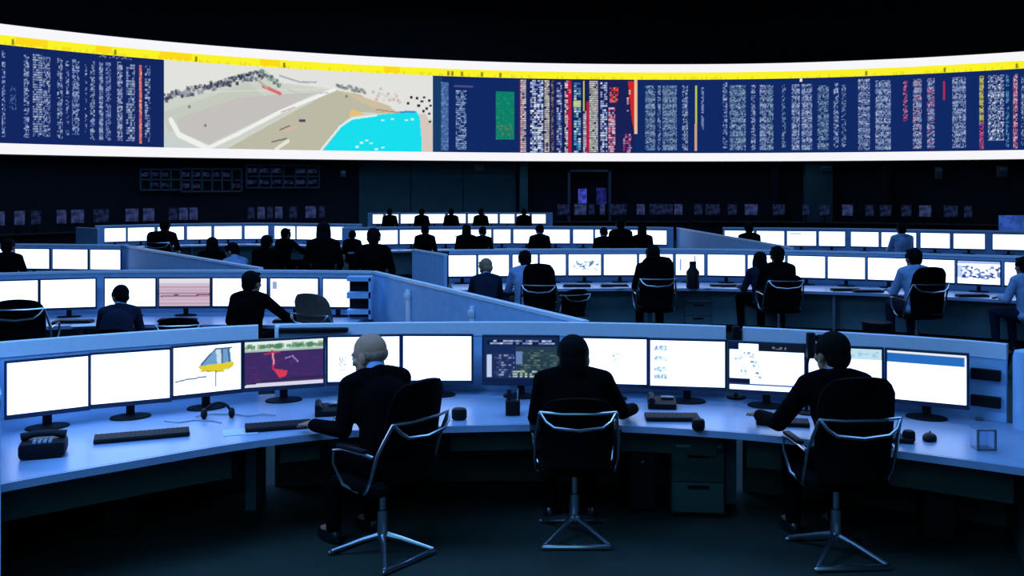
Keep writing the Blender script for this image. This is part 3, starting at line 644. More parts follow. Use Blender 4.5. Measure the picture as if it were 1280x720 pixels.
# long diagonal divider from the left row to the front partition
def straight(p, q, n=14): a, b = np.array(PX(*p)), np.array(PX(*q)); return [tuple(a + (b - a) * k / (n - 1)) for k in range(n)]
partition(straight((467, 11.66), (732, 7.47)), 'long pale blue diagonal divider running from the left row to the front partition', 1.225)
dv = offset(straight((467, 11.66), (732, 7.47), 60), -.042); dvp = [p[0] * F / p[1] + CX for p in dv]
for q, w_b, lab in ((510, .10, 'pale upright bracket on the diagonal divider near its far end'), (590, .07, 'pale upright bracket halfway along the diagonal divider')):
    i = min(range(60), key=lambda k: abs(dvp[k] - q)); x, y = dv[i]; t = thing('divider_bracket', lab, 'bracket', (x, y, 0), math.atan2(dv[i + 1][1] - dv[i][1], dv[i + 1][0] - dv[i][0]))
    MB().box(0, 0, .56, w_b, .024, 1.12, bev=.004).obj('upright', M['cap'], t); MB().box(0, -.012, 1.05, w_b * 1.3, .03, .06, bev=.004).obj('clip', M['cap'], t)
L3 = [(-60, 16.4), (0, 16.6), (146, 16.3)]
row('L3', 'small desk row at far left in the third line of desks', L3, part_label='pale blue partition topping the far left desk row of three monitors')
mrow(L3, [(-30, 15), (19, 61), (66, 109), (113, 150)], 'in the third line of desks at far left', group='monitors in the third line at far left')
partition(straight((153, 16.6), (326, 12.12)), 'pale blue diagonal divider left, behind the second left row', 1.225)
L4 = [(122, 23.8), (230, 24.9), (330, 25.3), (445, 24.6)]
row('L4', 'distant desk row on the left with many white monitors', L4, part_label='partition topping the distant left desk row')
mrow(L4, [(131, 157), (160, 193), (197, 230), (234, 264), (268, 302), (306, 335), (343, 369), (371, 396), (400, 430)], 'in the distant left row', group='monitors in the distant left row')
x0, y0 = PX(96, 23.6); x1, y1 = PX(123, 23.0)
partition([(x0 + (x1 - x0) * k / 4, y0 + (y1 - y0) * k / 4) for k in range(5)], 'pale blue end panel at the left end of the distant left row', 1.2)
C4 = [(430, 22.7), (520, 23.2), (640, 23.4), (760, 23.3), (838, 22.8)]
row('C4', 'distant desk row across the centre of the room', C4, part_label='partition topping the distant centre desk row')
c = blank(); c.line([(20, 14), (26, 15), (34, 12)], 1.2, L(140, 145, 150)); c.line([(30, 12), (38, 11)], 1, L(150, 150, 160))
mrow(C4, [(437, 466), (469, 497), (500, 529), (536, 578), (585, 614), (617, 638), (642, 674), (677, 712), (717, 741), (744, 768), (778, 804), (808, 833)], 'in the distant centre row', {3: (c, 'white monitor with faint grey strokes')}, group='monitors in the distant centre row')
partition(straight((847, 22.9), (990, 15.95)), 'pale blue diagonal divider right of the distant centre row', 1.225)
C5 = [(460, 34.4), (570, 34.9), (690, 34.6)]
row('C5', 'farthest lit desk row in front of the slate wall panelling', C5, part_label='partition topping the farthest lit desk row', pz=1.2)
mrow(C5, [(466, 479), (482, 498), (501, 524), (530, 556), (560, 582), (585, 603), (606, 622), (625, 643), (646, 662), (665, 682)], 'in the farthest lit row', far=True, group='monitors in the farthest lit row')
R2 = [(563, 15.1), (700, 15.3), (860, 15.35), (960, 15.1), (1100, 14.6), (1200, 14.1), (1320, 13.5)]
row('R2', 'long pale desk row on the right behind the front partition', R2, depth=1.2, part_label='pale blue partition topping the long right desk row')
c = blank(44, 28)
for i in range(46): x = 6 + rng.random() * 34; y = 8 + rng.random() * 12; c.rect(x, y, x + 3, y + 2, L(*[(70, 80, 110), (120, 130, 160)][rng.integers(2)]), .8)
c9 = blank(48, 30); c9.rect(0, 0, 48, 4, L(90, 90, 190), .8)
for i in range(80): x = 2 + rng.random() * 44; y = 6 + rng.random() * 16; c9.rect(x, y, x + 3.4, y + 2.4, L(*[(50, 60, 150), (80, 90, 160), (40, 50, 110)][rng.integers(3)]), .85)
c9.rect(0, 6, 6, 22, L(50, 60, 160), .7)
ca = blank(); ca.line([(8, 12), (26, 12)], 1, L(190, 200, 215)); ca.line([(22, 10), (28, 12)], 1.2, L(120, 130, 160))
cb = blank(); cb.line([(31, 5), (31, 20)], 1, L(150, 160, 190))
cc = blank(); cc.rect(26, 2, 28, 24, L(120, 130, 180)); cc.rect(6, 6, 8, 20, L(80, 100, 180))
cd = blank(); cd.line([(24, 9), (32, 7)], 1.2, L(170, 180, 190))
mrow(R2, [(561, 595), (598, 636), (641, 672), (675, 707), (711, 751), (755, 796), (799, 841), (845, 880), (885, 931), (935, 981), (985, 1031), (1035, 1081), (1085, 1137), (1143, 1193), (1197, 1250), (1256, 1300)],
     'in the long right row', {4: (c, 'white monitor with a dark busy band'), 5: (cd, 'white monitor with a faint tick mark'), 7: (cc, 'white monitor split by a thin bar'), 12: (cb, 'white monitor with a thin vertical stroke'), 13: (ca, 'white monitor with faint lines'), 14: (c9, 'monitor with dark blue speckled picture')}, group='monitors in the long right row')
partition(straight((517, 15.5), (557, 14.4)), 'pale blue upright panel at the left end of the long right row', 1.225)
R3 = [(897, 22.9), (911, 22.8), (1060, 22.3), (1180, 21.6), (1320, 20.8)]
row('R3', 'distant desk row on the right side', R3, part_label='pale partition topping the distant right desk row')
ce = blank(); ce.rect(4, 3, 20, 6, L(190, 200, 215))
mrow(R3, [(906, 942), (946, 980), (984, 1020), (1024, 1056), (1064, 1098), (1102, 1145), (1151, 1187), (1192, 1231), (1241, 1281)], 'in the distant right row', {2: (ce, 'white monitor with a grey text line')}, group='monitors in the distant right row')
x, y = PX(1272, 24.5); t = thing('blue_partition_screen', 'glowing blue panel behind the distant right row at the right edge', 'screen', (x, y, 0)); 
MB().box(0, 0, 1.2, .95, .06, .52, bev=.02).obj('panel', M['bluescr'], t); MB().box(-.35, .02, .5, .06, .05, 1.0).obj('leg', M['leg'], t); MB().box(.35, .02, .5, .06, .05, 1.0).obj('leg', M['leg'], t)
# drawers under the right row
for k, (px, Y, lab) in enumerate(((873, 14.75, 'slate drawer unit under the long right row behind the middle chair'), (1010, 14.5, 'slate drawer unit under the long right row beside the third seated man'), (720, 14.75, 'slate drawer unit under the left part of the long right row'))):
    pedestal(px, Y, .42, .5, lab, mt='leg')
for px, Y, w, h, lab in ((1096, 12.9, .38, .42, 'black bin on the floor before the long right row'), (1236, 11.4, .5, .3, 'low black box on the floor near the right edge')):
    t = thing('waste_bin', lab, 'bin', (*PX(px, Y), 0)); MB().lathe([(w * .38, 0), (w * .5, h), (w * .46, h), (w * .35, .02)], 20).obj('bucket', M['black'], t); MB().lathe([(w * .5, h - .015), (w * .52, h), (w * .5, h + .01)], 20).obj('rim', M['key'], t)
def bench(pts, spans, where, mts):
    P = resample([PX(*p) for p in pts], 24); c = P[12]
    t = thing('rear_bench', 'dark bench carrying dim monitors ' + where, 'desk', (c[0], c[1], 0))
    under(MB().strip(offset(P, -.5), offset(P, .3), .70, .74).obj('worktop', M['shell'], sm=False), t); under(MB().strip(offset(P, -.1), offset(P, -.06), 0, .70).obj('front_panel', M['wall'], sm=False), t)
    for i, (a, b) in enumerate(spans):
        monitor(a, b, interp(pts, a), interp(pts, b), f'dim bluish monitor, {ORD[i]} from the left on the dark bench {where}', mts[i % len(mts)], desk_z=.74, zt=1.42, zb=1.0, simple=True, group='dim monitors ' + where)
def bp(a, b, d=1.3): return [(x, wallY(x) - d) for x in np.linspace(a, b, 8)]
bench(bp(-30, 260, .8), [(-8, 6), (18, 31), (39, 51), (71, 83), (89, 105), (117, 136), (157, 173), (179, 193), (211, 222), (224, 235), (237, 247)], 'at back left', ['dim', 'dim', 'dimmer'])
bench(bp(306, 425), [(310, 318), (322, 331), (334, 341), (344, 353), (362, 371), (382, 395), (399, 406)], 'left of the slate panelling', ['dimmer', 'dim'])
bench(bp(690, 857), [(697, 712), (718, 733), (736, 743), (750, 756), (762, 783), (796, 806), (812, 841), (843, 853)], 'right of the slate panelling', ['dimmer', 'dim'])
bench(bp(865, 1250), [(868, 878), (882, 900), (910, 921), (931, 947), (966, 981), (1003, 1012), (1024, 1037), (1053, 1066), (1082, 1092), (1100, 1114), (1127, 1139), (1149, 1164), (1180, 1197), (1205, 1215)], 'at back right', ['dimmer', 'dimmer', 'dimmer', 'dim'])

# ------------------------------------------------------------------ chairs
def chair_parts(back_top=1.12, arm=True):
    """returns dict of meshes; chair faces +Y, origin on floor"""
    D = {}
    m = MB(); seg = 10; rows_ = []
    pts = [(-.22, .50), (0, .485), (.14, .48), (.215, .455)]
    m.box(0, .0, .475, .47, .45, .06, bev=.025); D['seat'] = m.mesh('seat', True)
    # backrest: curved padded shell
    m = MB(); nz, nx = 12, 9; V = {}
    zb = .52
    for side in (0, 1):
        for j in range(nz + 1):
            t = j / nz; z = zb + (back_top - zb) * t; hw = .205 + .025 * math.sin(t * PI) - (.05 * max(0, t - .85) / .15) ** 1
            for i in range(nx + 1):
                u = -1 + 2 * i / nx; x = u * hw; curve = .035 * (1 - u * u)
                y = -.235 - .10 * t + .03 * math.sin(t * PI) - curve + (-.022 if side else .022) * (1 - .7 * max(abs(u), 0) ** 6)
                zz = z - (.02 * u * u if j == nz else 0)
                V[side, j, i] = m.b.verts.new((x, y, zz))
    for side in (0, 1):
        for j in range(nz):
            for i in range(nx): m.b.faces.new((V[side, j, i], V[side, j, i + 1], V[side, j + 1, i + 1], V[side, j + 1, i]))
    for j in range(nz):
        for i in (0, nx): m.b.faces.new((V[0, j, i], V[1, j, i], V[1, j + 1, i], V[0, j + 1, i]))
    for i in range(nx):
        for j in (0, nz): m.b.faces.new((V[0, j, i], V[1, j, i], V[1, j, i + 1], V[0, j, i + 1]))
    D['backrest'] = m.mesh('backrest', True)
    # chrome yoke at the back: top bar, curved lower bar, side struts down to the arms
    m = MB(); zt_ = min(.90, back_top - .09)
    yb = lambda z: -.235 - .10 * (z - .52) / (back_top - .52) - .062
    m.tube([(-.235, yb(zt_) + .02, zt_), (-.1, yb(zt_) - .012, zt_ - .003), (.1, yb(zt_) - .012, zt_ - .003), (.235, yb(zt_) + .02, zt_)], .009)
    m.tube([(-.235, yb(zt_) + .02, zt_), (-.20, yb(zt_) - .01, zt_ - .05), (-.15, yb(zt_) - .02, zt_ - .085), (0, yb(zt_) - .028, zt_ - .10), (.15, yb(zt_) - .02, zt_ - .085), (.20, yb(zt_) - .01, zt_ - .05), (.235, yb(zt_) + .02, zt_)], .010)
    D['back_yoke'] = m.mesh('back_yoke', True)
    for s, nm in ((-1, 'side_tube_a'), (1, 'side_tube_b')):
        m = MB()
        m.tube([(s * .235, yb(zt_) + .02, zt_), (s * .25, -.27, .78), (s * .262, -.23, .70), (s * .262, -.18, .56), (s * .25, -.12, .47), (s * .2, -.05, .435)], .011)
        m.tube([(s * .262, -.2, .69), (s * .27, -.12, .70), (s * .27, .06, .70), (s * .27, .14, .68), (s * .265, .15, .6), (s * .25, .08, .48), (s * .2, .0, .435)], .011)
        D[nm] = m.mesh('arm_frame', True)
        m = MB(); m.box(s * .27, -.02, .718, .045, .24, .022, bev=.009); D['pad' + nm] = m.mesh('arm_pad', True)
    m = MB(); m.lathe([(.03, .10), (.034, .11), (.034, .28), (.022, .285), (.022, .43), (.06, .44), (.06, .455)], 18); D['gas_lift'] = m.mesh('gas_lift', True)
    D['underframe'] = MB().box(0, 0, .44, .38, .26, .025, bev=.006).mesh('underframe', True)
    ends = [(-.21, -.24), (.21, -.24), (-.21, .24), (.21, .24)]
    for k, (x, y) in enumerate(ends):
        m = MB(); m.tube([(0, 0, .13), (x * .35, y * .35, .10), (x * .97, y * .97, .03)], [.022, .016, .012]); D['leg%d' % k] = m.mesh('base_leg', True)
    for k, y in enumerate((-.24, .24)):
        m = MB(); m.tube([(-.225, y, .018), (-.21, y, .022), (.21, y, .022), (.225, y, .018)], [.010, .017, .017, .010]); D['bar%d' % k] = m.mesh('floor_bar', True)
    return D
CP = {}
def chair(x, y, rz, label, group=None, back=1.12, z=0, cush='mesh', sc=1, gname='office_chair'):
    if back not in CP: CP[back] = chair_parts(back)
    D = CP[back]; t = thing('office_chair', label, 'chair', (x, y, z), rz, group); t.scale = (sc,) * 3
    def p(nm, key, mt, par=t): return link(nm, D[key] if mt not in ('brown',) else D[key].copy(), M[mt], par)
    p('seat', 'seat', 'mesh')
    b = bpy.data.objects.new('backrest', D['backrest'] if cush == 'mesh' else D['backrest'].copy()); COL.objects.link(b); b.parent = t
    b.data.materials.clear(); b.data.materials.append(M[cush])
    yk = p('back_yoke', 'back_yoke', 'chrome', b)
    for nm in ('side_tube_a', 'side_tube_b'):
        a = p('arm_frame', nm, 'chrome'); p('arm_pad', 'pad' + nm, 'black', a)
    p('underframe', 'underframe', 'black'); p('gas_lift', 'gas_lift', 'chrome')
    for k in range(4): p('base_leg', 'leg%d' % k, 'chrome')
    for k in range(2): p('floor_bar', 'bar%d' % k, 'chrome')
    return t

# ------------------------------------------------------------------ people
def blob(prims, voxel=.009, it=4, name='body'):
    m = MB()
    for p in prims:
        if p[0] == 'c':                                  # tapered capsule
            _, a, b, ra, rb = p; a, b = Vector(a), Vector(b); d = b - a; Ln = max(d.length, 1e-4); q = d.to_track_quat('Z', 'Y')
            prof = [(ra * math.cos(t), -ra * math.sin(t)) for t in np.linspace(PI / 2 - .05, 0, 6)] + [(rb * math.cos(t), Ln + rb * math.sin(t)) for t in np.linspace(0, PI / 2 - .05, 6)]
            m.lathe(prof, 16)
            for v in m.last: v.co = q @ v.co + a
        else:
            m.ell(p[1], p[2], p[3] if len(p) > 3 else None)
    me = m.mesh('tmp'); o = bpy.data.objects.new('tmp', me); COL.objects.link(o)
    r = o.modifiers.new('r', 'REMESH'); r.mode = 'VOXEL'; r.voxel_size = voxel
    s = o.modifiers.new('s', 'SMOOTH'); s.factor = .5; s.iterations = it
    dg = bpy.context.evaluated_depsgraph_get(); dg.update(); out = bpy.data.meshes.new_from_object(o.evaluated_get(dg)); out.name = name
    bpy.data.objects.remove(o); smooth(out); out.materials.clear(); return out
def lerp(a, b, t): return tuple(x + (y - x) * t for x, y in zip(a, b))
def hand_prims(wrist, direc, palmn, side, curl=.5, spread=1.0):
    """wrist pos, pointing direction, palm normal (towards what it rests on), side=+1 thumb on +cross"""
    w = Vector(wrist); d = Vector(direc).normalized(); n = Vector(palmn); n = (n - d * n.dot(d)).normalized(); s = d.cross(n).normalized() * side
    R = Matrix((s, d, -n)).transposed()
    P = [('e', tuple(w + d * .05), (.041, .052, .016), R), ('c', tuple(w - d * .02), tuple(w + d * .03), .026, .026)]
    for k, (off, ln) in enumerate(((.031, .070), (.010, .080), (-.011, .074), (-.031, .058))):
        a = w + d * .085 + s * off; dd = (d + s * off * 2.2 * spread).normalized()
        b = a + dd * ln * .42 + n * .004; c_ = b + (dd * (1 - curl * .5) + n * curl).normalized() * ln * .33; e = c_ + (dd * (1 - curl) + n * (curl + .15)).normalized() * ln * .28
        P += [('c', tuple(a - d * .02), tuple(b), .0095, .0088), ('c', tuple(b), tuple(c_), .0088, .008), ('c', tuple(c_), tuple(e), .008, .007)]
    a = w + d * .03 + s * .03; b = a + (s * .7 + d * .7).normalized() * .035; c_ = b + (s * .3 + d * .95 + n * .2).normalized() * .03
    P += [('c', tuple(w + d * .02 + s * .015), tuple(a), .016, .013), ('c', tuple(a), tuple(b), .0125, .0105), ('c', tuple(b), tuple(c_), .0105, .008)]
    return P
def person_meshes(lean=.0, side=0., hyaw=0, hpitch=0, elbows=None, wrists=None, hdirs=None, standing=False, width=1.0, vox=.009, hairstyle='short', hs=1.12, drop=.02, yoke=.0):
    """figure facing +Y, sitting with hips over the origin (or standing)"""
    if standing:
        pel = Vector((0, 0, .95)); chest = Vector((side * .5, .0 + lean * .5, 1.27)); neck = Vector((side, -.01 + lean, 1.45)); hc = Vector((side, .015 + lean * 1.1, 1.60))
        hips = [(-.09, 0, .92), (.09, 0, .92)]; knees = [(-.1, .02, .50), (.1, .02, .50)]; ank = [(-.11, -.01, .09), (.11, -.01, .09)]; shz = 1.40
    else:
        pel = Vector((0, -.03, .57)); chest = Vector((side * .6, -.05 + lean * .55, .88)); neck = Vector((side, -.04 + lean, 1.06)); hc = Vector((side * 1.1, -.005 + lean * 1.15, 1.205))
        hips = [(-.095, -.01, .565), (.095, -.01, .565)]; knees = [(-.14, .40, .565), (.14, .40, .565)]; ank = [(-.14, .36, .10), (.14, .36, .10)]; shz = 1.015
    sh = [(neck.x - .175 * width, neck.y * .92, shz), (neck.x + .175 * width, neck.y * .92, shz)]
    el = elbows or [(sh[0][0] - .06, sh[0][1] + .10, shz - .27), (sh[1][0] + .06, sh[1][1] + .10, shz - .27)]
    wr = wrists or [(-.16, el[0][1] + .25, .755), (.16, el[1][1] + .25, .755)]
    hd = hdirs or [(.15, 1, -.05), (-.15, 1, -.05)]
    R = Euler((math.radians(hpitch), 0, math.radians(hyaw))).to_matrix(); hc = hc - Vector((0, 0, drop)); R0 = R; R = R * hs
    H = lambda x, y, z: tuple(hc + R @ Vector((x, y, z)))
    def torso(g):
        return [('e', tuple(pel), (.165 * width + g, .125 + g, .12 + g)), ('e', tuple((pel + chest) / 2), (.148 * width + g, .108 + g, .19 + g)), ('e', tuple(chest), (.17 * width + g, .118 + g, .17 + g)),
                ('c', (sh[0][0] * .8 + neck.x * .2, sh[0][1], shz), (sh[1][0] * .8 + neck.x * .2, sh[1][1], shz), .065 + g, .065 + g),
                ('c', tuple(neck + Vector((-.08, -.01, -.015))), tuple(Vector(sh[0]) + Vector((0, 0, .0))), .055 + g, .055 + g), ('c', tuple(neck + Vector((.08, -.01, -.015))), tuple(Vector(sh[1])), .055 + g, .055 + g)]
    def arm(i, g, full=True):
        fa = lerp(el[i], wr[i], 1 if full else .93)
        return [('c', sh[i], el[i], .053 + g, .041 + g), ('c', el[i], fa, .039 + g, (.026 if full else .028) + g)]
    def leg(i, g): return [('c', hips[i], knees[i], .082 + g, .055 + g), ('c', knees[i], ank[i], .052 + g, .036 + g)]
    body = torso(0)
    for i in (0, 1):
        body += arm(i, 0) + leg(i, 0) + [('c', ank[i], (ank[i][0], ank[i][1] + .14, .045), .034, .028)]
        body += hand_prims(wr[i], hd[i], (0, 0, -1), (1 if i == 0 else -1) * -1, .35)
    body += [('c', tuple(neck + Vector((0, -.01, -.03))), tuple(hc + R @ Vector((0, -.02, -.06))), .060 + yoke, .056 * hs + yoke)]
    body += [('e', H(0, -.015, .028), (.076, .098, .090), R), ('e', H(0, .022, -.045), (.060, .072, .072), R), ('e', H(0, .066, -.092), (.030, .024, .022), R),
             ('c', H(0, .092, .005), H(0, .112, -.032), .009, .013), ('c', H(-.035, .078, .022), H(.035, .078, .022), .014, .014), ('c', H(-.02, .088, -.062), H(.02, .088, -.062), .0075, .0075),
             ('e', H(-.078, -.005, -.012), (.011, .020, .032), R), ('e', H(.078, -.005, -.012), (.011, .020, .032), R), ('e', H(-.045, .062, -.02), (.02, .02, .02), R), ('e', H(.045, .062, -.02), (.02, .02, .02), R)]
    D = {'body': blob(body, vox, 3)}
    jk = torso(.014)[:]
    for i in (0, 1): jk += arm(i, .013, False)
    jk += [('c', tuple(neck + Vector((0, -.025, -.02))), tuple(neck + Vector((0, -.03, .015))), .070 + yoke, .066 + yoke)]
    for q in (-1, 1): jk.append(('c', tuple(chest + Vector((q * .07, -.04, -.02))), (neck.x + q * .13, neck.y - .035, shz - .03), .075, .07)); jk.append(('c', (pel.x + q * .06, pel.y - .02, pel.z + .05), tuple(chest + Vector((q * .08, -.02, 0))), .10, .10))
    if not standing: jk.append(('e', (pel.x, pel.y - .03, pel.z - .02), (.19, .13, .09)))
    D['jacket'] = blob(jk, .011, 9)
    D['collar'] = blob([('c', tuple(neck + Vector((0, -.012, -.005))), tuple(neck + Vector((0, -.010, .036))), .0675 + yoke, .062 + yoke)], .008, 2)
    tr = []
    for i in (0, 1): tr += leg(i, .014)
    tr += [('e', tuple(pel + Vector((0, .02, -.03))), (.175, .14, .10))]
    D['trousers'] = blob(tr, .012, 4)
    for i in (0, 1):
        a = ank[i]; D['shoe%d' % i] = blob([('c', (a[0], a[1] - .02, .05), (a[0], a[1] + .13, .042), .042, .036), ('c', (a[0], a[1] + .0, .05), (a[0], a[1], .10), .04, .04), ('e', (a[0], a[1] + .06, .016), (.045, .13, .016))], .010, 2)
    if hairstyle == 'short':
        D['hair'] = blob([('e', H(0, -.026, .040), (.084, .098, .090), R), ('e', H(0, -.055, -.01), (.074, .062, .075), R), ('c', H(-.045, .05, .088), H(.045, .05, .088), .022, .022), ('e', H(-.074, .01, .03), (.014, .035, .04), R), ('e', H(.074, .01, .03), (.014, .035, .04), R)], .008, 3)
    elif hairstyle == 'bald':
        D['hair'] = blob([('e', H(0, -.046, -.004), (.0705, .066, .05), R), ('e', H(-.064, -.02, .004), (.014, .045, .028), R), ('e', H(.064, -.02, .004), (.014, .045, .028), R)], .007, 4)
    elif hairstyle == 'long':
        D['hair'] = blob([('e', H(0, -.03, .045), (.092, .105, .092), R), ('e', H(0, -.065, -.05), (.09, .07, .12), R), ('c', H(0, -.08, -.08), H(0, -.085, -.2), .075, .05), ('e', H(-.075, .0, -.04), (.022, .045, .10), R), ('e', H(.075, .0, -.04), (.022, .045, .10), R)], .009, 3)
    D['eyes'] = [H(-.030, .083, .002), H(.030, .083, .002)]
    return D
EYE = MB().ell((0, 0, 0), (.0115, .0115, .0115), seg=12, rings=8).mesh('eye', True)
def person(D, x, y, rz, label, z=0, sc=1, top='suit', legs='suit', skin='skin', hair='hair', group=None, collar=None):
    o = bpy.data.objects.new('person', D['body']); COL.objects.link(o); o.location = (x, y, z); o.rotation_euler.z = rz; o.scale = (sc,) * 3; tag(o, label, 'person', group)
    def setm(ob, mt):
        if not ob.data.materials: ob.data.materials.append(None)
        ob.material_slots[0].link = 'OBJECT'; ob.material_slots[0].material = M[mt]
    setm(o, skin)
    for nm, key, mt in (('jacket' if top == 'suit' else 'shirt', 'jacket', top), ('collar', 'collar', collar or 'shirt'), ('trousers', 'trousers', legs), ('shoe', 'shoe0', 'shoe'), ('shoe', 'shoe1', 'shoe'), ('hair', 'hair', hair)):
        if key in D: c = bpy.data.objects.new(nm, D[key]); COL.objects.link(c); c.parent = o; setm(c, mt)
    for e in D['eyes']: c = bpy.data.objects.new('eye', EYE); COL.objects.link(c); c.parent = o; c.location = e; setm(c, 'eye')
    return o
# --- the three men at the front desk
g = 'people at the front desk'
c50 = math.radians(50)
chair(-.80, 5.93, math.radians(51), 'black office chair with chrome frame turned left behind the bald man', 'office chairs at the front desk', 1.13)
D1 = person_meshes(lean=.20, side=.03, hyaw=22, hpitch=-15, hs=1.16, drop=.035, width=1.08, elbows=[(-.235, .10, .77), (.25, .20, .80)], wrists=[(-.29, .37, .762), (.06, .42, .762)], hdirs=[(.1, 1, -.12), (-.6, 1, -.12)], vox=.0075, hairstyle='bald')
person(D1, -.785, 5.95, math.radians(42), 'bald man in dark suit leaning over the front desk towards the left monitors', skin='skinp', hair='grey', group=g, sc=1.02)
chair(W(718, 6.24), 6.24, 0, 'black office chair with chrome yoke behind the middle man', 'office chairs at the front desk', .98)
D2 = person_meshes(lean=.05, hyaw=-3, hpitch=-8, hs=1.22, drop=.055, yoke=.012, elbows=[(-.245, .06, .76), (.33, .14, .78)], wrists=[(-.16, .30, .765), (.43, .30, .765)], hdirs=[(.2, 1, -.1), (-.5, 1, -.1)], vox=.0075, width=1.12)
person(D2, W(717, 6.22), 6.22, 0, 'dark haired man in black seen from behind, middle of the front desk', hair='hair', group=g, collar='suit', sc=1.0)
chair(W(1045, 5.92), 5.92, math.radians(4), 'black high-backed office chair with chrome yoke behind the right man', 'office chairs at the front desk', 1.14, sc=1.03)
D3 = person_meshes(lean=.06, side=-.03, hyaw=12, hpitch=-6, hs=1.1, drop=.02, elbows=[(-.36, .08, .78), (.25, .05, .76)], wrists=[(-.38, .34, .765), (.16, .30, .765)], hdirs=[(.1, 1, -.1), (-.2, 1, -.1)], vox=.0075)
person(D3, W(1052, 5.93), 5.93, math.radians(8), 'dark haired man with pale collar and cuffs at the right of the front desk', group=g, sc=1.035)

# --- background figures: a few poses shared by many people
DA = person_meshes(lean=.06, vox=.011); DB = person_meshes(lean=.22, hpitch=-20, side=.05, hyaw=20, vox=.011)
DC = person_meshes(lean=.05, hyaw=-8, elbows=[(-.27, .05, .76), (.34, .2, .80)], wrists=[(-.16, .28, .765), (.48, .42, .80)], hdirs=[(.2, 1, -.1), (.2, 1, 0)], vox=.011)
DL = person_meshes(lean=.05, vox=.011, hairstyle='long')
DS = person_meshes(standing=True, vox=.011, wrists=[(-.22, .16, .95), (.22, .16, .95)], elbows=[(-.26, .0, 1.13), (.26, .0, 1.13)]); DSL = person_meshes(standing=True, lean=.04, vox=.011, hairstyle='long', wrists=[(-.2, .2, .98), (.2, .2, .98)], elbows=[(-.25, .0, 1.12), (.25, .0, 1.12)])
def bg(D, px, Y, label, rz=0, sc=1.0, top='suit', ch=None, chz=1.12, **k):
    x, y = PX(px, Y); person(D, x, y, rz, label, sc=sc, top=top, **k)
    if ch: chair(x, y - .02, rz, ch, 'office chairs in the rear rows', chz, sc=sc)
# left second row
bg(DB, 142, 10.1, 'stooping person with dark hair in the left row behind the front desk', .3, .9, 'navy', 'dark office chair of the stooping person in the left row', .9)
bg(DC, 312, 10.55, 'short haired man reaching right in the left row behind the front desk', -.25, 1.0, 'suit', skin='skin')
chair(*PX(32, 10.25), .25, 'empty black office chair at the far left behind the front partition', 'office chairs in the rear rows', .98, sc=1.12)
chair(*PX(412, 10.35), -.45, 'brown backed office chair tilted before the small end monitor', 'office chairs in the rear rows', 1.12, sc=1.02, cush='brown')
chair(*PX(228, 10.6), .2, 'black office chair under the pink and grey monitor', 'office chairs in the rear rows', .9, sc=.95)
# right second row
bg(DB, 606, 13.2, 'brown haired person stooping at the left end of the long right row', .2, .93, 'navy', hair='grey')
bg(DA, 657, 13.75, 'person in pale shirt at the long right row, left of the black chair back', .15, 1.0, 'shirt', legs='navy')
chair(*PX(677, 13.4), -.15, 'black office chair right beside the person in pale shirt', 'office chairs in the rear rows', 1.2)
bg(DA, 817, 13.75, 'dark suited man in a broad chair, centre of the long right row', 0, 1.06, 'suit', 'broad black office chair of the centre man in the long right row', 1.2)
bg(DA, 973, 13.7, 'dark haired man right of centre in the long right row', 0, 1.05, 'suit', 'black office chair under the man right of centre, long right row', .98)
bg(DL, 951, 14.3, 'person half hidden left of the man right of centre', .3, .95, 'navy')
bg(DA, 1145, 13.05, 'man in pale shirt in a black chair towards the right', .12, 1.06, 'shirt', 'tall black office chair of the man in pale shirt towards the right', legs='navy')
bg(DC, 1283, 12.6, 'person cut off by the right edge with pale blue sleeves', .3, 1.0, 'shirt', legs='navy')
chair(*PX(707, 13.7), .5, 'low black office chair left of centre at the long right row', 'office chairs in the rear rows', .9, sc=.9)
# left third row and standing figures
bg(DA, 8, 15.6, 'dark figure at the left edge in the third line of desks', .1, 1.05)
bg(DSL, 404, 13.9, 'long haired dark figure standing behind the left row\'s right end', .1, 1.0)
bg(DS, 467, 13.0, 'dark suited man standing with his back turned at the diagonal divider', 0, .98)
bg(DA, 205, 21.0, 'broad dark figure seated at the distant left row', 0, 1.12, ch='black office chair of the broad figure at the distant left row')
bg(DL, 265, 17.0, 'dark figure with bushy hair left of the pale shirted person', .2, 1.0, ch='black office chair beneath the bushy haired figure')
bg(DB, 298, 15.3, 'bent person in pale blue shirt before the distant left row', .9, 1.0, 'shirt', legs='navy')
bg(DA, 332, 16.6, 'dark figure right of the bent pale shirted person', -.1, 1.05)
bg(DC, 356, 20.5, 'dark figure seated beyond the long haired standing figure', -.4, 1.0)
for px, Y, D, lab, s in ((440, 22.2, DA, 'dark seated figure at the left end of the distant centre row', .9), (531, 22.1, DA, 'first dark seated figure right of the standing man, distant centre row', 1.0), (583, 22.1, DL, 'long haired seated figure in the distant centre row', 1.0),
                         (600, 22.3, DB, 'stooping seated figure in the distant centre row', .95), (672, 21.9, DB, 'stooping dark figure in the middle of the distant centre row', 1.0), (753, 22.0, DB, 'low seated figure left of the tall one, distant centre row', .95), (776, 21.9, DA, 'tall dark figure in the right half of the distant centre row', 1.12), (803, 22.1, DL, 'seated figure at the right end of the distant centre row', 1.0),
                         (937, 21.7, DA, 'broad dark figure at the left end of the distant right row', 1.05), (1128, 21.2, DA, 'seated figure in pale shirt in the distant right row', 1.05)):
    bg(D, px, Y, lab, 0, s, 'shirt' if 'pale' in lab else 'suit', legs='navy')
for px, lab in ((487, 'leftmost seated figure in the farthest lit row'), (527, 'second seated figure from left in the farthest lit row'), (564, 'third seated figure from left in the farthest lit row'), (601, 'fourth seated figure from left in the farthest lit row'), (655, 'rightmost seated figure in the farthest lit row')):
    bg(DA, px, 33.6, lab, 0, 1.05)
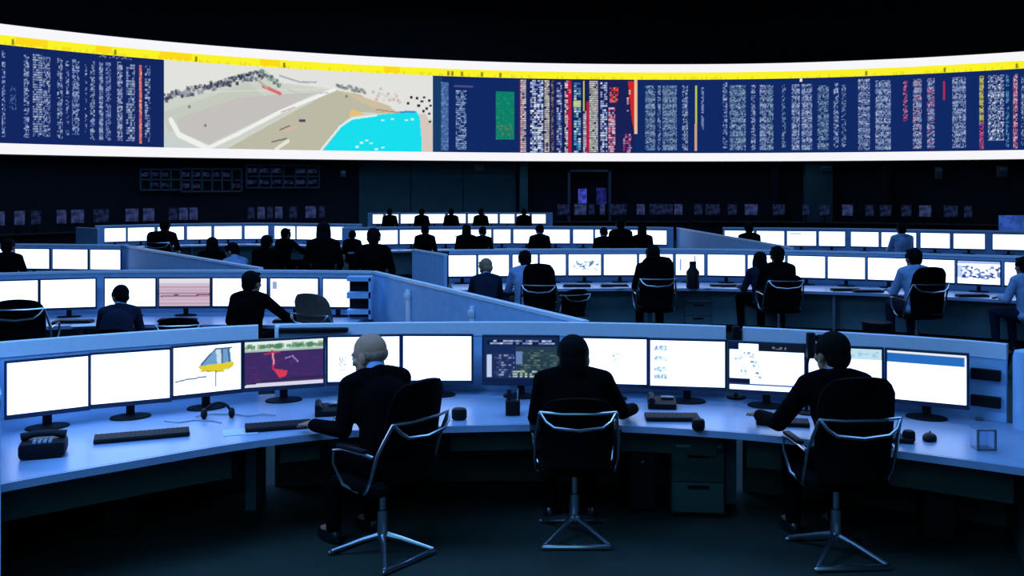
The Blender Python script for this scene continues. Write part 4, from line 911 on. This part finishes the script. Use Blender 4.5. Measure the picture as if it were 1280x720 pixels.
for px, Y, lab in ((92, 10.95, 'black keyboard in the second left row beside the empty chair'), (222, 11.05, 'black keyboard below the pink and grey monitor'), (365, 11.0, 'black keyboard by the reaching man in the second left row')):
    t = thing('keyboard', lab, 'keyboard', (*PX(px, Y), .70), .05, 'keyboards in the second left row'); MB().box(0, 0, .014, .42, .15, .025, bev=.005).obj('body', M['black'], t); MB().box(0, 0, .03, .39, .12, .008).obj('keys', M['key'], t, sm=False)
for px, Y, lab in ((108, 10.75, 'white paper on the second left row between empty chair and stooping person'), (780, 14.6, 'white paper on the long right row left of the centre man'), (890, 14.6, 'white paper on the long right row right of the tall flask')):
    o = MB().box(0, 0, .002, .30, .21, .004).obj('paper_sheet', M['paper'], sm=False); o.location = (*PX(px, Y), .70); o.rotation_euler.z = .3; tag(o, lab, 'paper')
# dark bottle-like flask on the long right row, desk clutter there
def rowitem(px, Y, label, name='flask', h=.32, r=.07, mt='black'):
    t = thing(name, label, name.replace('_', ' '), (*PX(px, Y), .70)); MB().lathe([(r * .9, 0), (r, .01), (r, h * .68), (r * .55, h * .85), (r * .5, h)], 18).obj('body', M[mt], t); MB().lathe([(r * .5, 0), (r * .55, .01), (r * .5, .04), (.01, .045)], 18, (0, 0, h)).obj('cap', M[mt], t)
rowitem(866, 14.55, 'tall black flask on the long right row, right of the centre man', h=.36, r=.1)
for i, (px, Y, lab) in enumerate(((721, 14.75, 'black keyboard right of the pale shirted person, long right row'), (768, 14.75, 'black keyboard left of the centre man, long right row'), (905, 14.75, 'black keyboard right of the tall flask, long right row'), (1057, 14.2, 'black keyboard right of the man right of centre'), (1085, 14.0, 'black keyboard left of the tall chair, long right row'), (1215, 13.45, 'black keyboard near the speckled monitor, long right row'))):
    t = thing('keyboard', lab, 'keyboard', (*PX(px, Y), .70), 0, 'keyboards in the long right row'); MB().box(0, 0, .014, .42, .15, .025, bev=.005).obj('body', M['black'], t); MB().box(0, 0, .03, .39, .12, .008).obj('keys', M['key'], t, sm=False)

# ------------------------------------------------------------------ light
def area(x, y, z, sx, sy, p, col, name='unseen_light', rot=(0, 0, 0)):
    l = bpy.data.lights.new(name, 'AREA'); l.shape = 'RECTANGLE'; l.size = sx; l.size_y = sy; l.energy = p; l.color = col
    o = bpy.data.objects.new(name, l); COL.objects.link(o); o.location = (x, y, z); o.rotation_euler = rot; return o
BL = (.15, .40, .92)
area(-3.2, 3.6, 5.2, 4, 3, 430, BL); area(3.2, 3.4, 5.2, 4, 3, 110, BL); area(0, 9.5, 7.0, 6, 3, 280, BL)
area(-7, 12, 8, 5, 4, 330, BL); area(6, 10.5, 8, 6, 4, 300, BL); area(-6, 22, 9.2, 6, 4, 330, BL); area(6, 22, 9.2, 6, 4, 300, BL)
area(0, 33, 9.6, 8, 4, 160, BL)
area(-1, -1.5, 4.2, 6, 2, 85, (.12, .42, .66), rot=(math.radians(62), 0, 0))  # fill light added behind the camera to brighten camera-facing surfaces
w = bpy.data.worlds.new('world'); S.world = w; w.use_nodes = True; w.node_tree.nodes['Background'].inputs[0].default_value = (.01, .02, .04, 1); w.node_tree.nodes['Background'].inputs[1].default_value = .3

# ------------------------------------------------------------------ camera
cd_ = bpy.data.cameras.new('camera'); cam = bpy.data.objects.new('camera', cd_); COL.objects.link(cam); S.camera = cam
cam.location = (0, 0, CAMH); cam.rotation_euler = (PI / 2, 0, 0)
cd_.sensor_width = 36; cd_.lens = 36 * F / 1280; cd_.shift_y = -(360 - HZ) / 1280; cd_.clip_end = 200; cd_.clip_start = .05
S.view_settings.view_transform = 'Standard'; S.view_settings.look = 'None'; S.view_settings.gamma = 1; S.view_settings.exposure = 0
S.view_settings.use_curve_mapping = False
S.cycles.use_denoising = True
